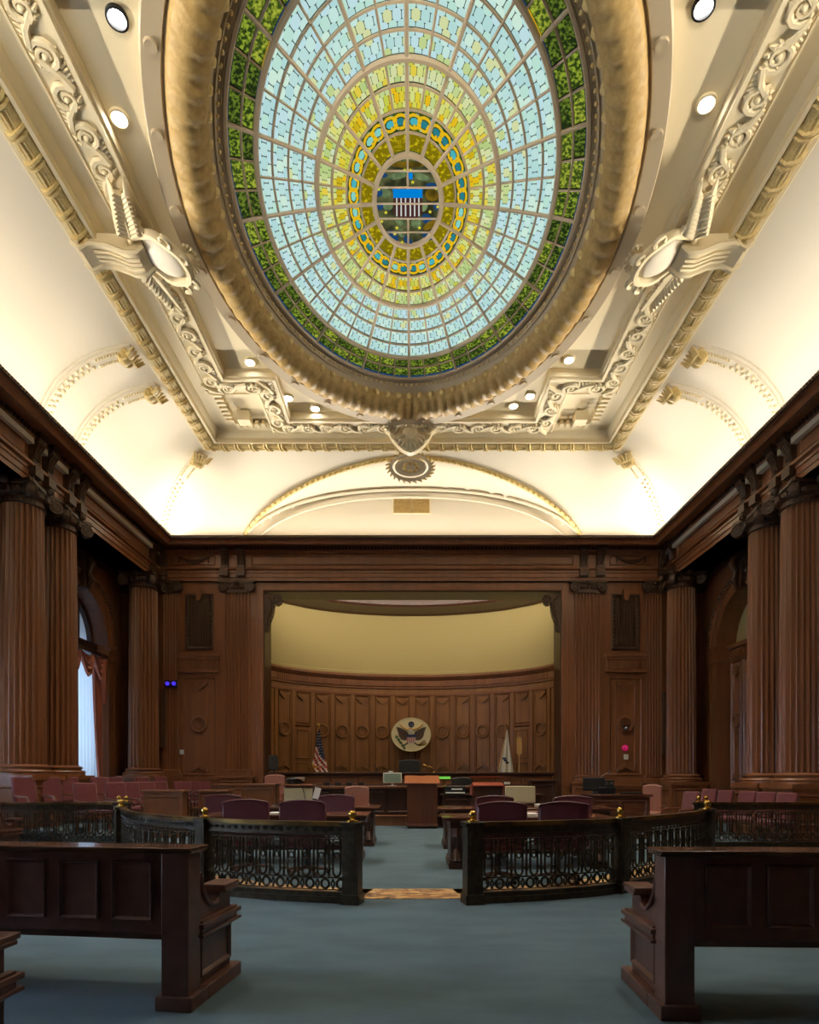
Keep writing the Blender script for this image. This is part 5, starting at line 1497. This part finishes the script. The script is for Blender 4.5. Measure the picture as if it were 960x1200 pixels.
sw, sh, sd_ = .76, .645, 23.05
t = thing('great_seal_plaque', 'oval cream seal with spread eagle and striped shield on the apse wall', 'seal', (px(482,23.05), sd_, EYE+49*sd_/700))
b = MB(); b.plate([(sw*math.cos(2*PI*i/48), sh*math.sin(2*PI*i/48)) for i in range(48)], -.03, .06); b.build('oval_disc', SEALC, t, world=False, bevel=.01)
b = MB(); b.tube([(sw*.985*math.cos(2*PI*i/48), -.035, sh*.985*math.sin(2*PI*i/48)) for i in range(48)], .022, 6, closed=True); b.build('rim', SEALC, t, world=False)
def sp(name, poly, m, y=-.045, yb=-.03): b = MB(); b.plate(poly, y, yb); return b.build(name, m, t, world=False)
for s in (-1,1):
    w = [(s*.10,.02),(s*.16,.12),(s*.30,.2),(s*.44,.27),(s*.58,.30),(s*.54,.18),(s*.50,.08),(s*.48,-.04),(s*.42,-.14),(s*.34,-.2),(s*.24,-.22),(s*.14,-.2),(s*.1,-.1)]
    o = sp('wing', w, BRONZ)
    b = MB()
    for k in range(6): b.tube([(s*(.14+.06*k),-.05,.1+.025*k),(s*(.17+.055*k),-.052,-.18+.05*k)], .009, 4)
    b.build('feathers', BLACK, o, world=False)
    sp('leg', [(s*.06,-.3),(s*.1,-.28),(s*.26,-.37),(s*.3,-.43),(s*.22,-.41)], BRONZ)
sp('tail', [(-.09,-.3),(.09,-.3),(.2,-.5),(0,-.54),(-.2,-.5)], SEALC, -.042)
b = MB(); b.sphere((0,-.06,.13), 1, 12, 8, (.07,.03,.1)); b.tube([(0,-.07,.17),(-.1,-.07,.15)], [.04,.01], 6); b.build('head', WHTF, t, world=False)
b = MB(); b.cur = 0; b.plate([(-.17,-.1),(.17,-.1),(.17,-.26),(.1,-.34),(0,-.39),(-.1,-.34),(-.17,-.26)], -.06, -.045)
b.cur = 1
for k in range(6): x = -.15+k*.055; b.plate([(x-.009,-.1),(x+.016,-.1),(x+.016,-.31),(x-.009,-.31)], -.068, -.058)
b.cur = 2; b.plate([(-.18,-.1),(.18,-.1),(.19,.0),(-.19,.0)], -.07, -.045); b.build('shield', [WHTF, REDF, NAVY], t, world=False)
b = MB(); b.ring((0,-.05,.40), .085, .03, 16, 6); b.plate([(.08*math.cos(2*PI*i/16), .40+.08*math.sin(2*PI*i/16)) for i in range(16)], -.05, -.03); b.build('star_glory', NAVY, t, world=False)
b = MB()
for k in range(9): a = 2*PI*k/9; b.sphere((.05*math.cos(a),-.056,.40+.05*math.sin(a)), .011, 5, 4)
b.build('glory_stars', WHTF, t, world=False)
b = MB(); b.tube([(-.44,-.05,.40),(-.28,-.05,.26),(-.12,-.055,.2),(0,-.055,.22),(.12,-.055,.2),(.28,-.05,.26),(.44,-.05,.40)], .026, 6); b.build('ribbon', GOLDF, t, world=False)
b = MB()
for k in range(9): b.sphere((-.58+.05*k*.8,-.05,-.08-.055*k+.04*(k%2)), .045, 7, 5, (1,.4,1.3))
b.tube([(-.6,-.045,-.05),(-.42,-.045,-.32),(-.24,-.045,-.42)], .012, 5); b.build('olive_branch', OLIVE, t, world=False)
b = MB()
for k in range(5): b.tube([(.24+.02*k,-.045,-.42),(.52+.03*k,-.045,-.2-.05*k)], .009, 4)
b.build('arrows', BRASS, t, world=False)

# ---- things on the far wall
def wallbox(name, label, cat, cx, y0, y1, wpx, z_, m, dp=4, grp=None, xx=None):
    x = (cx-483.5)/700*WD; t = MB(True); h0 = (910-y1)/700*(WD-2); h1 = (910-y0)/700*(WD-2); w = wpx/700*WD/2
    t.box(x-w,x+w,WD-dp-z_,WD-z_,h0,h1); o = t.build(name, m, bevel=.01); return tag(o, label, cat, grp)
for sx, c in ((-1,193.5),(1,777)):
    o = wallbox('column_loudspeaker', 'tall narrow loudspeaker on the %s corner pilaster' % pil_names[sx], 'loudspeaker', c, 808 if sx < 0 else 812, 876 if sx<0 else 884, 7, 5, CARVE, 4)
for i, c in enumerate((196.5,204)):
    t = thing('violet_indicator', 'small violet light above the left loudspeaker, %s one' % ('left','right')[i], 'indicator light', UP((c-483.5)/700*(WD-8), WD-8, 109*WD/700))
    b = MB(True); b.sphere(((c-483.5)/700*(WD-8), WD-9, 109*(WD-9)/700), 2.6, 10, 7); b.build('lens', PURP, t)
    b = MB(True); x = (c-483.5)/700*(WD-8); z = 109*(WD-9)/700; b.box(x-3.2,x+3.2,WD-8,WD-5,z-4,z+4); b.build('housing', BLKP, t)
wallbox('wall_switch_plate', 'small white thermostat on the left of the far wall', 'thermostat', 213.5, 878.5, 884, 5, 0, WHITE, 2)
wallbox('wall_switch_plate', 'small white box under the pink alarm strobe', 'switch box', 733.5, 884, 890, 5, 0, WHITE, 2)
o = MB(True); x = (732.5-483.5)/700*WD; o.m = Matrix.Translation((x,WD,33.5*WD/700)) @ Matrix.Rotation(PI/2,4,'X'); o.lathe([(.01,4.4),(2.6,3.8),(3.8,2),(3.8,0)],0,0,18); tag(o.build('alarm_strobe', PINKL), 'round pink alarm strobe on the right of the far wall', 'alarm')
t = thing('dome_camera', 'shiny dome camera in the ring on the right far wall panel', 'camera', UP((733-483.5)/700*WD, WD-2, 55*WD/700))
b = MB(True); x = (733-483.5)/700*WD; b.sphere((x, WD-3, 56*WD/700), 3.2, 12, 8); b.build('dome', STEEL, t); b = MB(True); b.box(x-3.6,x+3.6,WD-3,WD,57*WD/700,60*WD/700); b.build('bracket', BLKP, t)
# equipment on the right clerk desk
t = thing('sound_equipment', 'black audio boxes on the right clerk desk', 'audio equipment', (px(711,13.6),13.6,1.0))
bx('amplifier', BLKP, t, [(-.22,.16,-.15,.15,0,.16)], .01); bx('speaker_box', BLKP, t, [(-.1,.14,-.12,.1,.16,.32)], .01)
for s in (-1,1): b = MB(); b.ring((.02+s*.06,-.13,.24),.03,.008,12,5); b.build('speaker_rim', STEEL, t, world=False)
mic('silver gooseneck microphone rising from the audio boxes', px(701,13.95), 13.95, 1.0, .5, .28, m=STEEL)
flat_item('laptop', 'closed black laptop on the right clerk desk', 'laptop', px(740,13.7), 13.7, 1.0, (.42,.3,.04), BLKP)

# ================================================================= LIGHT
def area(name, loc, rot, sx_, sy_, e, col):
    l = bpy.data.lights.new(name, 'AREA'); l.shape = 'RECTANGLE'; l.size = sx_; l.size_y = sy_; l.energy = e; l.color = col
    o = bpy.data.objects.new(name, l); C.objects.link(o); o.location = loc; o.rotation_euler = rot; return o
WARM = (1,.9,.76)
h = 281.2
CE = 1.0
Lx = 2*(LX+8)*u; Ly = (LD-LN+16)*u
area('cove_lamps_far', UP(0,LD+4,h), (PI+.5,0,0), Lx, .08, 290*CE, WARM)
area('cove_lamps_near', UP(0,LN-4,h), (PI-.5,0,0), Lx, .08, 290*CE, WARM)
area('cove_lamps_left', UP(-LX-4,CD,h), (PI,.5,0), .08, Ly, 300*CE, WARM)
area('cove_lamps_right', UP(LX+4,CD,h), (PI,-.5,0), .08, Ly, 300*CE, WARM)
# unseen narrow-beam fill strips added in the trough to brighten the flat ceiling
FE, TL = 85, math.radians(68)
for nm, loc, rot, a_, b_, e in (('far', UP(0,LD+3,284.6), (PI+TL,0,0), Lx*.9, .06, FE*.8), ('near', UP(0,LN-3,284.6), (PI-TL,0,0), Lx*.9, .06, FE*.8),
        ('left', UP(-LX-3,CD,284.6), (PI,TL,0), .06, Ly*.9, FE), ('right', UP(LX+3,CD,284.6), (PI,-TL,0), .06, Ly*.9, FE)):
    o = area('added_ceiling_fill_'+nm, loc, rot, a_, b_, e, WARM); o.data.spread = math.radians(32)
# daylight through the left windows
for c, e in ((640,110),(392,600),(144,600)):
    area('daylight', UP(-(XG+24),c,70), (0,-PI/2,0), 150*u, 100*u, e, (.55,.75,1))
# unseen fill strip added behind the opening header to light the apse
area('apse_fill_strip', UP(0,768,238), (PI/2-.15,0,0), 330*u, .2, 165, (1,.86,.66))

w = bpy.data.worlds.new('World'); bpy.context.scene.world = w; w.use_nodes = True
w.node_tree.nodes['Background'].inputs[0].default_value = (.6,.75,1,1); w.node_tree.nodes['Background'].inputs[1].default_value = .3

# ================================================================= CAMERA
cam = bpy.data.cameras.new('camera'); co = bpy.data.objects.new('camera', cam); C.objects.link(co)
co.location = (0,0,EYE); co.rotation_euler = (PI/2,0,0)
cam.sensor_fit = 'HORIZONTAL'; cam.sensor_width = 36; cam.lens = 36*700/960
cam.shift_y = (910-600)/960; cam.shift_x = -(483.5-480)/960
cam.clip_start = .05; cam.clip_end = 200
sc = bpy.context.scene; sc.camera = co
sc.view_settings.view_transform = 'Standard'; sc.view_settings.look = 'None'; sc.view_settings.exposure = .12; sc.view_settings.gamma = 1
sc.view_settings.use_curve_mapping = False
sc.cycles.use_denoising = True; sc.cycles.max_bounces = 8; sc.cycles.diffuse_bounces = 5; sc.cycles.sample_clamp_indirect = 6
for o in list(bpy.data.objects):
    if '_w' in o: del o['_w']
